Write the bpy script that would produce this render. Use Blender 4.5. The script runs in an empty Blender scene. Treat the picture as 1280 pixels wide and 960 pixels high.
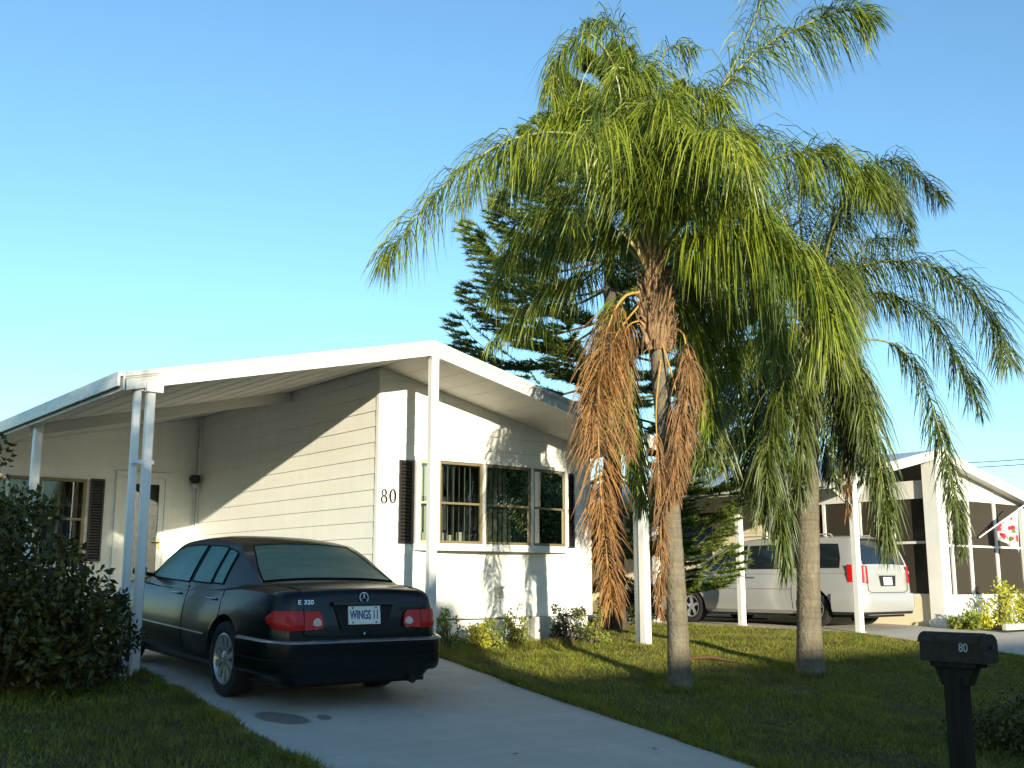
import bpy, bmesh, math, random
import numpy as np
from mathutils import Vector, Matrix
R = math.radians
random.seed(4); rng = np.random.default_rng(4)
SC = bpy.context.scene
COL = SC.collection
EYE = 1.55
YAW, PITCH, F = 38.8, 10.28, 1351.0
cy_, sy_ = math.cos(R(YAW)), math.sin(R(YAW))
cp, sp = math.cos(R(PITCH)), math.sin(R(PITCH))

# ------------------------------------------------------------ terrain
HV = [(-200,1.55),(2.8,1.55),(3.8,1.5),(5,1.42),(6.5,1.27),(8,1.12),(9.2,1.01),(10.6,.905),(12.2,.86),(400,.86)]
def gz(v):
    return EYE - np.interp(v, [a for a,b in HV], [b for a,b in HV])
def ray(px, py):
    a = (px-640)/F; b = (480-py)/F
    f = cp - b*sp; u = sp + b*cp
    return Vector((a*cy_ + f*sy_, -a*sy_ + f*cy_, u)), f
def PD(px, py, d):            # point at horizontal depth d
    r, f = ray(px, py); k = d/f
    return Vector((r.x*k, r.y*k, EYE + r.z*k))
def PV(px, py, v):            # point on plane Y=v
    r, f = ray(px, py); k = v/r.y
    return Vector((r.x*k, v, EYE + r.z*k))
def PU(px, py, u):
    r, f = ray(px, py); k = u/r.x
    return Vector((u, r.y*k, EYE + r.z*k))
def PG(px, py, off=0):        # point on the ground
    r, f = ray(px, py); lo, hi = 0.5, 400
    g = lambda k: EYE + r.z*k - (float(gz(r.y*k)) + off)
    for i in range(60):
        m = (lo+hi)/2
        if g(m) > 0: lo = m
        else: hi = m
    return Vector((r.x*lo, r.y*lo, EYE + r.z*lo))

# ------------------------------------------------------------ materials
MATS = {}
def mat(name, col, rough=.6, metal=0, noise=None, bump=None, island=None, coat=0, spec=.5, trans=0, wave=None):
    """noise=(scale, colour2, amount)  bump=(scale, strength)  island=colour2 for per-leaf variation"""
    m = bpy.data.materials.new(name); m.use_nodes = True
    nt = m.node_tree; b = nt.nodes['Principled BSDF']
    b.inputs['Roughness'].default_value = rough; b.inputs['Metallic'].default_value = metal
    b.inputs['Specular IOR Level'].default_value = spec
    b.inputs['Coat Weight'].default_value = coat; b.inputs['Coat Roughness'].default_value = .08
    L = nt.links.new; N = nt.nodes.new
    src = None
    base = N('ShaderNodeRGB'); base.outputs[0].default_value = (*col, 1); src = base.outputs[0]
    if island:
        g = N('ShaderNodeNewGeometry'); mx = N('ShaderNodeMix'); mx.data_type = 'RGBA'
        L(g.outputs['Random Per Island'], mx.inputs[0]); L(src, mx.inputs[6]); mx.inputs[7].default_value = (*island, 1); src = mx.outputs[2]
    tc = N('ShaderNodeTexCoord')
    if noise:
        for (sc, c2, amt) in (noise if isinstance(noise, list) else [noise]):
            n = N('ShaderNodeTexNoise'); n.inputs['Scale'].default_value = sc if not isinstance(sc, tuple) else 1
            n.inputs['Detail'].default_value = 6; n.inputs['Roughness'].default_value = .65
            if isinstance(sc, tuple):
                mp = N('ShaderNodeMapping'); mp.inputs['Scale'].default_value = sc
                L(tc.outputs['Object'], mp.inputs[0]); L(mp.outputs[0], n.inputs['Vector'])
            else: L(tc.outputs['Object'], n.inputs['Vector'])
            r = N('ShaderNodeMapRange'); r.inputs[1].default_value = .38; r.inputs[2].default_value = .68; r.inputs[4].default_value = amt
            L(n.outputs['Fac'], r.inputs[0])
            mx = N('ShaderNodeMix'); mx.data_type = 'RGBA'; L(r.outputs[0], mx.inputs[0]); L(src, mx.inputs[6]); mx.inputs[7].default_value = (*c2, 1); src = mx.outputs[2]
    L(src, b.inputs['Base Color'])
    if bump:
        n = N('ShaderNodeTexNoise'); n.inputs['Scale'].default_value = bump[0]; n.inputs['Detail'].default_value = 5
        L(tc.outputs['Object'], n.inputs['Vector'])
        bp = N('ShaderNodeBump'); bp.inputs['Strength'].default_value = bump[1]; bp.inputs['Distance'].default_value = .02
        L(n.outputs['Fac'], bp.inputs['Height']); L(bp.outputs[0], b.inputs['Normal'])
    if trans:
        t = N('ShaderNodeBsdfTranslucent'); L(src, t.inputs[0]); ms = N('ShaderNodeMixShader'); ms.inputs[0].default_value = trans
        L(b.outputs[0], ms.inputs[1]); L(t.outputs[0], ms.inputs[2]); L(ms.outputs[0], nt.nodes['Material Output'].inputs[0])
    MATS[name] = m; return m
def glassmat(name, tint=(.8,.86,.84), ior=1.5, rough=0, dark=0):
    m = bpy.data.materials.new(name); m.use_nodes = True; nt = m.node_tree
    for n in list(nt.nodes): nt.nodes.remove(n)
    N = nt.nodes.new; L = nt.links.new
    o = N('ShaderNodeOutputMaterial'); t = N('ShaderNodeBsdfTransparent'); t.inputs[0].default_value = (*tint,1)
    g = N('ShaderNodeBsdfGlossy'); g.inputs['Roughness'].default_value = rough
    fr = N('ShaderNodeFresnel'); fr.inputs[0].default_value = ior
    ms = N('ShaderNodeMixShader'); L(fr.outputs[0], ms.inputs[0]); L(t.outputs[0], ms.inputs[1]); L(g.outputs[0], ms.inputs[2]); L(ms.outputs[0], o.inputs[0])
    MATS[name] = m; return m
def screenmat(name, op=.72):
    m = bpy.data.materials.new(name); m.use_nodes = True; nt = m.node_tree
    for n in list(nt.nodes): nt.nodes.remove(n)
    N = nt.nodes.new; L = nt.links.new
    o = N('ShaderNodeOutputMaterial'); t = N('ShaderNodeBsdfTransparent'); d = N('ShaderNodeBsdfDiffuse'); d.inputs[0].default_value = (.06,.052,.042,1)
    ms = N('ShaderNodeMixShader'); ms.inputs[0].default_value = op; L(t.outputs[0], ms.inputs[1]); L(d.outputs[0], ms.inputs[2]); L(ms.outputs[0], o.inputs[0])
    return m

M_siding = mat('painted_siding', (.82,.815,.78), .5, noise=[((1.2,1.2,.5), (.74,.73,.68), .6), ((9,9,1.2), (.6,.575,.50), .25), ((.5,.5,6),(.70,.69,.63),.5)], bump=(6,.05))
M_cream = mat('cream_siding', (.78,.70,.50), .55, noise=(2, (.66,.58,.40), .4))
M_trim = mat('white_trim', (.76,.76,.73), .4, noise=[(3, (.66,.66,.62), .5), ((14,14,2), (.5,.5,.45), .18)])
M_fascia = mat('fascia_metal', (.74,.74,.71), .4, noise=[((1.3,1.3,8), (.60,.59,.53), .6), ((6,6,22), (.38,.37,.31), .4), ((22,22,3), (.35,.33,.27), .3)])
M_soffit = mat('soffit_panel', (.62,.60,.53), .6, noise=(1.5, (.52,.49,.42), .5))
M_roof = mat('roof_metal', (.42,.46,.52), .45, noise=(2, (.3,.33,.38), .4))
M_bronze = mat('bronze_frame', (.20,.16,.085), .5, metal=.3, noise=(12, (.2,.16,.09), .5))
M_dark = mat('black_louvre', (.014,.012,.011), .5)
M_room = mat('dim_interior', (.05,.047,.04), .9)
M_blind = mat('blind_vinyl', (.62,.60,.52), .6, island=(.40,.39,.33))
M_glass = glassmat('window_glass')
M_screen = screenmat('porch_screen', .7)
M_conc = mat('pier_concrete', (.55,.53,.47), .9, noise=(8, (.4,.38,.33), .5), bump=(30,.3))
M_brass = mat('brass', (.5,.34,.1), .3, metal=1)
M_black = mat('black_metal', (.012,.012,.012), .4)
M_mailbox = mat('mailbox_paint', (.040,.027,.018), .7, spec=.15, noise=(20, (.07,.06,.05), .5))
M_post_dark = mat('mailbox_wood', (.022,.016,.010), .9, spec=.1, noise=((20,20,2), (.05,.045,.04), .5))
M_white = mat('white_vinyl', (.78,.78,.76), .5)
M_yard = mat('beige_plastic', (.5,.46,.36), .6)
# foliage
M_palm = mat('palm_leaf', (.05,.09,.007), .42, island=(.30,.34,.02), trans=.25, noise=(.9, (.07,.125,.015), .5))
M_palm2 = mat('palm_leaf_shaded', (.028,.048,.005), .45, island=(.12,.155,.012), trans=.15, noise=(.9, (.02,.04,.006), .5))  # palm leaf colour darkened to carry the shade of hanging fronds
M_rach = mat('palm_stem', (.22,.23,.06), .5, noise=(5, (.2,.2,.05), .6))
M_dead = mat('dead_palm_leaf', (.37,.17,.025), .7, island=(.12,.06,.02), trans=.1, noise=[(3, (.38,.19,.06), .5),(1.2,(.16,.09,.05),.6)])
M_dead2 = mat('old_dead_palm_leaf', (.30,.15,.05), .8, island=(.13,.08,.04), trans=.1)
M_deadr = mat('dead_palm_stem', (.42,.24,.05), .6, noise=(4, (.3,.15,.04), .6))
M_trunk = mat('palm_bark', (.19,.155,.105), .95, spec=.1, noise=[((1.2,1.2,20), (.085,.07,.05), .85), (4, (.30,.27,.21), .5), ((30,30,5), (.07,.055,.04), .6), (11,(.12,.13,.09),.4)], bump=(28,1.0))
M_boot = mat('palm_boot', (.32,.20,.10), .85, noise=[((14,14,2), (.13,.07,.035), .9),(9,(.10,.06,.03),.5)], bump=(20,.8))
M_pine = mat('pine_needle', (.04,.075,.010), .6, island=(.17,.22,.025), trans=.1)
M_pinebark = mat('pine_bark', (.09,.065,.05), .95, noise=(8, (.05,.04,.03), .6), bump=(20,.8))
M_bush = mat('shrub_leaf', (.02,.028,.005), .55, island=(.13,.115,.014), trans=.22)
M_bushy = mat('bright_shrub_leaf', (.16,.21,.03), .5, island=(.28,.31,.05), trans=.25)
M_bushd = mat('dark_shrub_leaf', (.03,.04,.015), .5, island=(.06,.07,.02), trans=.15)
M_croton = mat('croton_leaf', (.62,.55,.05), .5, island=(.22,.28,.04), trans=.25)
M_stem = mat('shrub_stem', (.10,.07,.045), .9)
M_blade = mat('grass_blade', (.035,.058,.006), .6, island=(.38,.41,.028), trans=.3, noise=[(.9, (.24,.17,.06), .55),(2.6,(.035,.05,.008),.6)])
M_tree = mat('tree_leaf', (.05,.08,.02), .6, island=(.08,.11,.03), trans=.2)
# vehicles
M_navy = mat('navy_paint', (.001,.0028,.0036), .3, coat=.2, noise=(30, (.003,.005,.006), .5), spec=.28)
M_cglass = mat('dewy_car_glass', (.04,.22,.20), .35, noise=[(25, (.07,.28,.25), .7), ((3,3,3), (.02,.11,.12), .6)], spec=.4)
M_rglass = mat('dewy_rear_glass', (.04,.15,.11), .35, noise=[(25, (.07,.19,.14), .7), ((2,9,2), (.015,.06,.05), .75), ((1.5,4,1.5),(.13,.16,.10),.5)], spec=.35)
M_tyre = mat('tyre_rubber', (.012,.012,.012), .85, bump=(60,.3))
M_alloy = mat('alloy_wheel', (.42,.44,.46), .35, metal=.7)
M_chrome = mat('chrome_trim', (.5,.5,.52), .25, metal=.9)
M_red = mat('red_lens', (.50,.010,.008), .35, coat=.12, spec=.3, noise=((2,2,45), (.30,.004,.006), .7))
M_redd = mat('deep_red_lens', (.18,.006,.008), .2, coat=.5)
M_clear = mat('clear_lens', (.6,.5,.45), .2, coat=.5)
M_plate = mat('plate_face', (.68,.68,.62), .4, noise=(20, (.6,.62,.6), .5))
M_pltxt = mat('plate_lettering', (.03,.05,.14), .5)
M_silver = mat('silver_paint', (.46,.47,.48), .35, metal=.35, coat=.5, noise=(3, (.46,.45,.42), .4))
M_vglass = mat('tinted_van_glass', (.012,.016,.02), .08, spec=.8)
M_gap = mat('panel_gap', (.002,.002,.002), .9)
M_under = mat('underbody', (.008,.008,.008), .9)

# ------------------------------------------------------------ builders
ORG = {}
def tag(o, label=None, cat=None, group=None, kind=None):
    if label: o['label'] = label
    if cat: o['category'] = cat
    if group: o['group'] = group
    if kind: o['kind'] = kind
    return o
def empty(name, loc, label, cat, group=None, rot=(0,0,0)):
    o = bpy.data.objects.new(name, None); COL.objects.link(o); o.location = loc; o.rotation_euler = rot
    o.empty_display_size = .3; ORG[o] = Vector(loc); return tag(o, label, cat, group)
def rawmesh(name, verts, faces, mats, parent=None, org=None, local=False, smooth=False, fm=None, sharp=None):
    V = np.array(verts, dtype=np.float64).reshape(-1,3)
    o0 = Vector((0,0,0))
    if parent is not None:
        o0 = ORG.get(parent, Vector((0,0,0)))
        if local: o0 = Vector((0,0,0))
    elif org is not None: o0 = Vector(org)
    V = V - np.array(o0)
    me = bpy.data.meshes.new(name)
    if isinstance(faces, np.ndarray):
        k = faces.shape[1]; n = len(faces)
        me.vertices.add(len(V)); me.vertices.foreach_set('co', V.astype(np.float32).ravel())
        me.loops.add(n*k); me.loops.foreach_set('vertex_index', faces.astype(np.int32).ravel())
        me.polygons.add(n); me.polygons.foreach_set('loop_start', np.arange(0, n*k, k, dtype=np.int32))
        me.update(calc_edges=True)
    else: me.from_pydata([tuple(v) for v in V], [], faces); me.update()
    for m in (mats if isinstance(mats, (list,tuple)) else [mats]): me.materials.append(m)
    if fm is not None: me.polygons.foreach_set('material_index', np.array(fm, dtype=np.int32))
    if smooth: me.polygons.foreach_set('use_smooth', np.ones(len(me.polygons), dtype=bool))
    if sharp: me.set_sharp_from_angle(angle=R(sharp))
    me.validate(); me.update()
    o = bpy.data.objects.new(name, me); COL.objects.link(o)
    if parent is not None: o.parent = parent; ORG[o] = ORG.get(parent, Vector((0,0,0)))
    elif org is not None: o.location = org; ORG[o] = Vector(org)
    return o
class MB:
    def __init__(s): s.v = []; s.f = []; s.m = []
    def add(s, v, f, mi=0):
        n = len(s.v); s.v += [tuple(p) for p in v]; s.f += [tuple(i+n for i in q) for q in f]; s.m += [mi]*len(f); return s
    def box(s, a, b, mi=0, M=None, bev=0):
        x0,y0,z0 = a; x1,y1,z1 = b
        v = [(x0,y0,z0),(x1,y0,z0),(x1,y1,z0),(x0,y1,z0),(x0,y0,z1),(x1,y0,z1),(x1,y1,z1),(x0,y1,z1)]
        if M is not None: v = [M@Vector(p) for p in v]
        return s.add(v, [(0,3,2,1),(4,5,6,7),(0,1,5,4),(1,2,6,5),(2,3,7,6),(3,0,4,7)], mi)
    def prism(s, poly, d, mi=0):       # poly: 3D pts (planar), extruded by d
        n = len(poly); d = Vector(d); p = [Vector(q) for q in poly]
        return s.add(p+[q+d for q in p], [tuple(range(n))[::-1], tuple(range(n,2*n))]+[(i,(i+1)%n,(i+1)%n+n,i+n) for i in range(n)], mi)
    def tube(s, pts, rad, n=8, mi=0, cap=True, flat=1.0):
        pts = [Vector(p) for p in pts]; k = len(pts)
        if not hasattr(rad, '__len__'): rad = [rad]*k
        vs = []; ref = None
        for i,p in enumerate(pts):
            t = (pts[min(i+1,k-1)]-pts[max(i-1,0)]).normalized()
            if ref is None: ref = Vector((1,0,0)) if abs(t.x) < .8 else Vector((0,1,0))
            a = (ref - t*ref.dot(t)).normalized(); b = t.cross(a); ref = a
            for j in range(n):
                th = 2*math.pi*j/n; vs.append(p + (a*math.cos(th) + b*math.sin(th)*flat)*rad[i])
        fs = [(i*n+j, i*n+(j+1)%n, (i+1)*n+(j+1)%n, (i+1)*n+j) for i in range(k-1) for j in range(n)]
        if cap: fs += [tuple(range(n))[::-1], tuple(range((k-1)*n, k*n))]
        return s.add(vs, fs, mi)
    def lathe(s, prof, M, n=24, mi=0):      # prof: (r, x) about local X axis
        vs = []; k = len(prof)
        for r,x in prof:
            for j in range(n):
                th = 2*math.pi*j/n; vs.append(M@Vector((x, r*math.cos(th), r*math.sin(th))))
        return s.add(vs, [(i*n+j, i*n+(j+1)%n, (i+1)*n+(j+1)%n, (i+1)*n+j) for i in range(k-1) for j in range(n)], mi)
    def build(s, name, mats, parent=None, org=None, local=False, smooth=False, sharp=35):
        return rawmesh(name, s.v, s.f, mats, parent, org, local, smooth, s.m, sharp if smooth else None)
def spline(pts, n):
    P = np.array([tuple(p) for p in pts]); k = len(P)
    P = np.vstack([2*P[0]-P[1], P, 2*P[-1]-P[-2]])
    out = []
    for t in np.linspace(0, k-1-1e-6, n):
        i = int(t); u = t-i; p0,p1,p2,p3 = P[i:i+4]
        out.append(.5*((2*p1)+(-p0+p2)*u+(2*p0-5*p1+4*p2-p3)*u*u+(-p0+3*p1-3*p2+p3)*u**3))
    return np.array(out)
def pchip(xs, ys):
    xs = np.array(xs, float); ys = np.array(ys, float); h = np.diff(xs); d = np.diff(ys)/h
    m = np.zeros(len(xs)); m[0] = d[0]; m[-1] = d[-1]
    for i in range(1, len(xs)-1):
        m[i] = 0 if d[i-1]*d[i] <= 0 else 2*d[i-1]*d[i]/(d[i-1]+d[i])
    def f(x):
        x = min(max(x, xs[0]), xs[-1]); i = min(max(int(np.searchsorted(xs, x)-1), 0), len(xs)-2)
        t = (x-xs[i])/h[i]
        return float((2*t**3-3*t*t+1)*ys[i]+(t**3-2*t*t+t)*h[i]*m[i]+(-2*t**3+3*t*t)*ys[i+1]+(t**3-t*t)*h[i]*m[i+1])
    return f
def text(name, s, size, M, material, parent, thick=.003, bold=0):
    cu = bpy.data.curves.new('t', 'FONT'); cu.body = s; cu.size = size; cu.align_x = 'CENTER'; cu.align_y = 'CENTER'; cu.extrude = thick; cu.offset = bold
    o = bpy.data.objects.new('t', cu); COL.objects.link(o); bpy.context.view_layer.update()
    me = bpy.data.meshes.new_from_object(o.evaluated_get(bpy.context.evaluated_depsgraph_get())); bpy.data.objects.remove(o)
    me.transform(M); me.materials.clear(); me.materials.append(material); me.name = name
    q = bpy.data.objects.new(name, me); COL.objects.link(q); q.parent = parent; return q

# ------------------------------------------------------------ ground
def sheet(name, us, vs, off, material, label=None, kind='structure'):
    V = [(u, v, float(gz(v))+off) for v in vs for u in us]; n = len(us)
    Fs = [(j*n+i, j*n+i+1, (j+1)*n+i+1, (j+1)*n+i) for j in range(len(vs)-1) for i in range(n-1)]
    o = rawmesh(name, V, Fs, material, smooth=True); o['kind'] = kind; return o
M_lawn = mat('lawn_ground', (.03,.036,.010), .95, noise=[(1.2, (.09,.075,.03), .7), (30, (.03,.03,.012), .6), (.35,(.06,.05,.025),.5)], bump=(40,.8))
vs_ = sorted(set([-600,-200,-60,-20,-5,0,2.8,3.3,3.8,4.4]+[round(5+.25*i,2) for i in range(32)]+[14,18,25,40,80,200,700]))
sheet('ground', [-600,-100,-20,0,5,10,15,20,40,120,600], vs_, 0, M_lawn)
def concrete(name, stains=None, c=(.58,.52,.43)):
    m = mat(name, c, .9, noise=[(.8, (.40,.355,.29), .85), (3.5, (.37,.33,.27), .6), ((3.5,.7,1), (.38,.34,.28), .6), (14,(.40,.36,.30),.5), ((.6,5,1),(.58,.55,.5),.4), (55, (.50,.47,.41), .55)], bump=(90,.35), spec=.2)
    if stains:
        nt = m.node_tree; N = nt.nodes.new; L = nt.links.new; b = nt.nodes['Principled BSDF']
        src = b.inputs['Base Color'].links[0].from_socket
        tc = N('ShaderNodeTexCoord'); wob = N('ShaderNodeTexNoise'); wob.inputs['Scale'].default_value = 4
        L(tc.outputs['Object'], wob.inputs['Vector'])
        for (u, v, ru, rv, ang, colr, amt, soft) in stains:
            mp = N('ShaderNodeMapping'); mp.vector_type = 'TEXTURE'; mp.inputs['Location'].default_value = (u, v, 0); mp.inputs['Rotation'].default_value = (0,0,ang); mp.inputs['Scale'].default_value = (ru, rv, 1e3)
            L(tc.outputs['Object'], mp.inputs[0]); ln = N('ShaderNodeVectorMath'); ln.operation = 'LENGTH'; L(mp.outputs[0], ln.inputs[0])
            ad = N('ShaderNodeMath'); ad.operation = 'MULTIPLY_ADD'; L(wob.outputs['Fac'], ad.inputs[0]); ad.inputs[1].default_value = .35; L(ln.outputs['Value'], ad.inputs[2])
            mr = N('ShaderNodeMapRange'); L(ad.outputs[0], mr.inputs[0]); mr.inputs[1].default_value = 1.18-soft; mr.inputs[2].default_value = 1.18+soft; mr.inputs[3].default_value = amt; mr.inputs[4].default_value = 0
            mx = N('ShaderNodeMix'); mx.data_type = 'RGBA'; L(mr.outputs[0], mx.inputs[0]); L(src, mx.inputs[6]); mx.inputs[7].default_value = (*colr,1); src = mx.outputs[2]
        L(src, b.inputs['Base Color'])
    return m
s1, s2, s3 = PG(357,900), PG(398,900), PG(470,868)
s4 = PG(178,848)
M_drive = concrete('driveway_concrete', [(s1.x-.03, s1.y, .165, .285, R(15), (.14,.12,.10), .8, .10), (s2.x+.05, s2.y, .06, .105, R(-20), (.14,.12,.10), .75, .12),
    (s3.x, s3.y, .7, .9, 0, (.24,.20,.15), .55, .5), (s4.x+.1, s4.y, .12, .1, 0, (.12,.11,.1), .7, .2)])
M_drive2 = concrete('neighbour_concrete', None, (.50,.47,.42))
dv = [2.6,3.3,3.8,4.4]+[round(5+.25*i,2) for i in range(30)]+[12.5,14,17.4]
def drive_mesh(name, u0, u1, vv, m, off=.018, wob=.012):
    V=[]; 
    for v in vv:
        e = float(gz(v))
        a = (u0(v) if callable(u0) else u0) + rng.normal(0,wob); b = (u1(v) if callable(u1) else u1) + rng.normal(0,wob)
        V += [(a,v,e-.03),(a,v,e+off),(b,v,e+off),(b,v,e-.03)]
    Fs=[]
    for j in range(len(vv)-1):
        for i in range(3): Fs.append((j*4+i,j*4+i+1,(j+1)*4+i+1,(j+1)*4+i)[::-1])
    o = rawmesh(name, V, Fs, m); o['kind']='structure'; return o
ER=[PG(*p) for p in ((547,822),(668,866),(839,923),(945,960))]; EL=[PG(*p) for p in ((195,852),(285,906),(375,960))]
print('edges',[(round(p.x,2),round(p.y,2)) for p in ER+EL])
def uR(v): 
    p=sorted([(q.y,q.x) for q in ER]); lo=p[0]; return float(np.interp(v,[2.0]+[a for a,b in p]+[17.6],[lo[1]-(lo[0]-2.0)*.02]+[b for a,b in p]+[7.27]))
def uL(v):
    p=sorted([(q.y,q.x) for q in EL]); return float(np.interp(v,[2.0]+[a for a,b in p]+[17.6],[p[0][1]]+[b for a,b in p]+[3.75]))
drive_mesh('driveway', uL, uR, dv, M_drive)
drive_mesh('neighbour_driveway', 16.2, 19.35, [2.6,3.3,3.8,4.4]+[round(5+.25*i,2) for i in range(30)]+[12.5,14,17.4,26], M_drive2)
drive_mesh('apron', 19.36, 23.4, [8.4,8.8,9.2,9.6,10.0], M_drive2, .014)
M_asph = mat('asphalt', (.055,.055,.055), .9, noise=[(2,(.07,.07,.068),.5),(80,(.1,.1,.1),.4)], bump=(120,.5))
sheet('road', [-300,0,8,20,300], [-4.5,0,2.6], .012, M_asph)

# grass blades near the camera
tv_=np.linspace(2.6,17.5,80); tr_=np.array([uR(v) for v in tv_]); tl_=np.array([uL(v) for v in tv_])
def in_drive(u, v): return ((u>np.interp(v,tv_,tl_)-.01)&(u<np.interp(v,tv_,tr_)+.01)) | ((u>16.2)&(u<23.4)&((u<19.4)|(v>8.4)))
def grass():
    def pts(n,u0,u1,v0,v1):
        u = rng.uniform(u0,u1,n); v = rng.uniform(v0,v1,n); k = ~in_drive(u,v); return u[k], v[k]
    sets = [pts(225000,6.4,16.3,4.0,11.7), pts(70000,-1,3.8,5,10.4), pts(40000,10.8,16.3,11,19), pts(26000,1.5,3.75,10.4,17.4)]
    u = np.concatenate([a for a,b in sets]); v = np.concatenate([b for a,b in sets])
    # longer tufts along the edges of the driveway
    e = 22000; ev = rng.uniform(4.5,11,e); eu = np.where(rng.random(e)<.5, np.interp(ev,tv_,tl_)+.05-np.abs(rng.normal(0,.06,e))*(1+.5*np.sin(ev*9)), np.interp(ev,tv_,tr_)-.05+np.abs(rng.normal(0,.06,e))*(1+.5*np.sin(ev*7)))
    u = np.concatenate([u,eu]); v = np.concatenate([v,ev]); n = len(u)
    tu=[];tv=[]
    for (px,py,r_) in ((850,863,.17),(1013,845,.20),(541,822,.08),(806,812,.09),(768,790,.25),(1195,1010,.1)):
        q=PG(px,py); k_=900; a_=rng.uniform(0,6.28,k_); d_=r_+np.abs(rng.normal(0,.06,k_)); tu.append(q.x+d_*np.cos(a_)); tv.append(q.y+d_*np.sin(a_)+.05)
    tu=np.concatenate(tu); tv=np.concatenate(tv); nt_=len(tu); u=np.concatenate([tu,u]); v=np.concatenate([tv,v]); n=len(u)
    h = rng.uniform(.022,.06,n)*(1+.5*np.sin(u*3.1+1.3*np.sin(v*2.3))*np.sin(v*2.7)); h[-e:] *= 1.5; h[:nt_] *= 1.8
    strip = (u>7.3)&(u<11)&(v>10.9); h[strip] *= 2.0
    a = rng.uniform(0,2*np.pi,n); w = rng.uniform(.003,.006,n)
    z = gz(v)-.002
    dx, dy = np.cos(a), np.sin(a); lean = rng.uniform(.2,1.0,n)*h; b2 = rng.uniform(0,2*np.pi,n)
    V = np.zeros((n,3,3)); 
    V[:,0] = np.c_[u-dx*w, v-dy*w, z]; V[:,1] = np.c_[u+dx*w, v+dy*w, z]; V[:,2] = np.c_[u+np.cos(b2)*lean, v+np.sin(b2)*lean, z+h]
    Fc = np.arange(n*3).reshape(n,3)
    o = rawmesh('grass', V.reshape(-1,3), Fc, M_blade); tag(o, 'short lawn grass around the concrete driveway', 'grass', kind='stuff')
grass()

# ------------------------------------------------------------ walls with lap siding
def clip(poly, f):
    out = []
    for i in range(len(poly)):
        a, b = poly[i], poly[(i+1)%len(poly)]; fa, fb = f(a), f(b)
        if fa >= 0: out.append(a)
        if fa*fb < 0: t = fa/(fa-fb); out.append((a[0]+(b[0]-a[0])*t, a[1]+(b[1]-a[1])*t))
    return out
def siding(name, P0, D, Nn, length, z0, top, holes, material, parent, course=.204, lip=.014):
    """P0 origin (x,y), D unit dir along the wall, Nn outward normal, top: list of (s,z) line"""
    mb = MB(); D = Vector((*D,0)); Nn = Vector((*Nn,0)); P = Vector((P0[0],P0[1],0))
    zmax = max(z for s,z in top); k = int(math.ceil((zmax-z0)/course))
    ss = sorted(set([0,length]+[s for s,z in top if 0<s<length]+[s for h in holes for s in h[:2]]))
    for c in range(k):
        za, zb = z0+c*course, z0+(c+1)*course
        cuts = sorted(set([za,zb]+[z for h in holes for z in h[2:] if za<z<zb]))
        for i in range(len(cuts)-1):
            for j in range(len(ss)-1):
                sa, sb, qa, qb = ss[j], ss[j+1], cuts[i], cuts[i+1]
                if any(h[0]-1e-6<=sa and sb<=h[1]+1e-6 and h[2]-1e-6<=qa and qb<=h[3]+1e-6 for h in holes): continue
                poly = [(sa,qa),(sb,qa),(sb,qb),(sa,qb)]
                ta = np.interp(sa, [t[0] for t in top], [t[1] for t in top]); tb = np.interp(sb, [t[0] for t in top], [t[1] for t in top])
                poly = clip(poly, lambda p: ta+(tb-ta)*(p[0]-sa)/(sb-sa)-p[1])
                if len(poly) < 3: continue
                pt = lambda p: P + D*p[0] + Nn*(lip*(1-(p[1]-za)/course)) + Vector((0,0,p[1]))
                mb.add([pt(p) for p in poly], [tuple(range(len(poly)))])
                if i == 0:
                    zl = min(za, ta, tb)
                    mb.add([P+D*sa+Vector((0,0,za)), P+D*sb+Vector((0,0,za)), P+D*sb+Nn*lip+Vector((0,0,za)), P+D*sa+Nn*lip+Vector((0,0,za))], [(0,1,2,3)])
    return mb.build(name, material, parent)

# ------------------------------------------------------------ key house numbers from the photograph
VF, VW, VB = 10.6, 11.8, 17.5        # fascia plane, front wall, carport back wall
UR = 7.3                              # ridge / side wall
ZR = PV(548,428,VF).z                 # top of ridge fascia
UE = 3.62; ZE = PV(165,467,VF).z      # left eave top
SL = (ZR-ZE)/(UR-UE)
UE2 = 11.15; ZE2 = ZR - SL*(UE2-UR)
FT = .17                              # fascia thickness
print('ridge', ZR, 'eave', ZE, 'slope', SL, 'eave2', ZE2, PV(780,548,VF))
def rooftop(u, UR=UR, ZR=ZR, SL=SL): return ZR - SL*abs(u-UR)
zg = float(gz(12.5))

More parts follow.
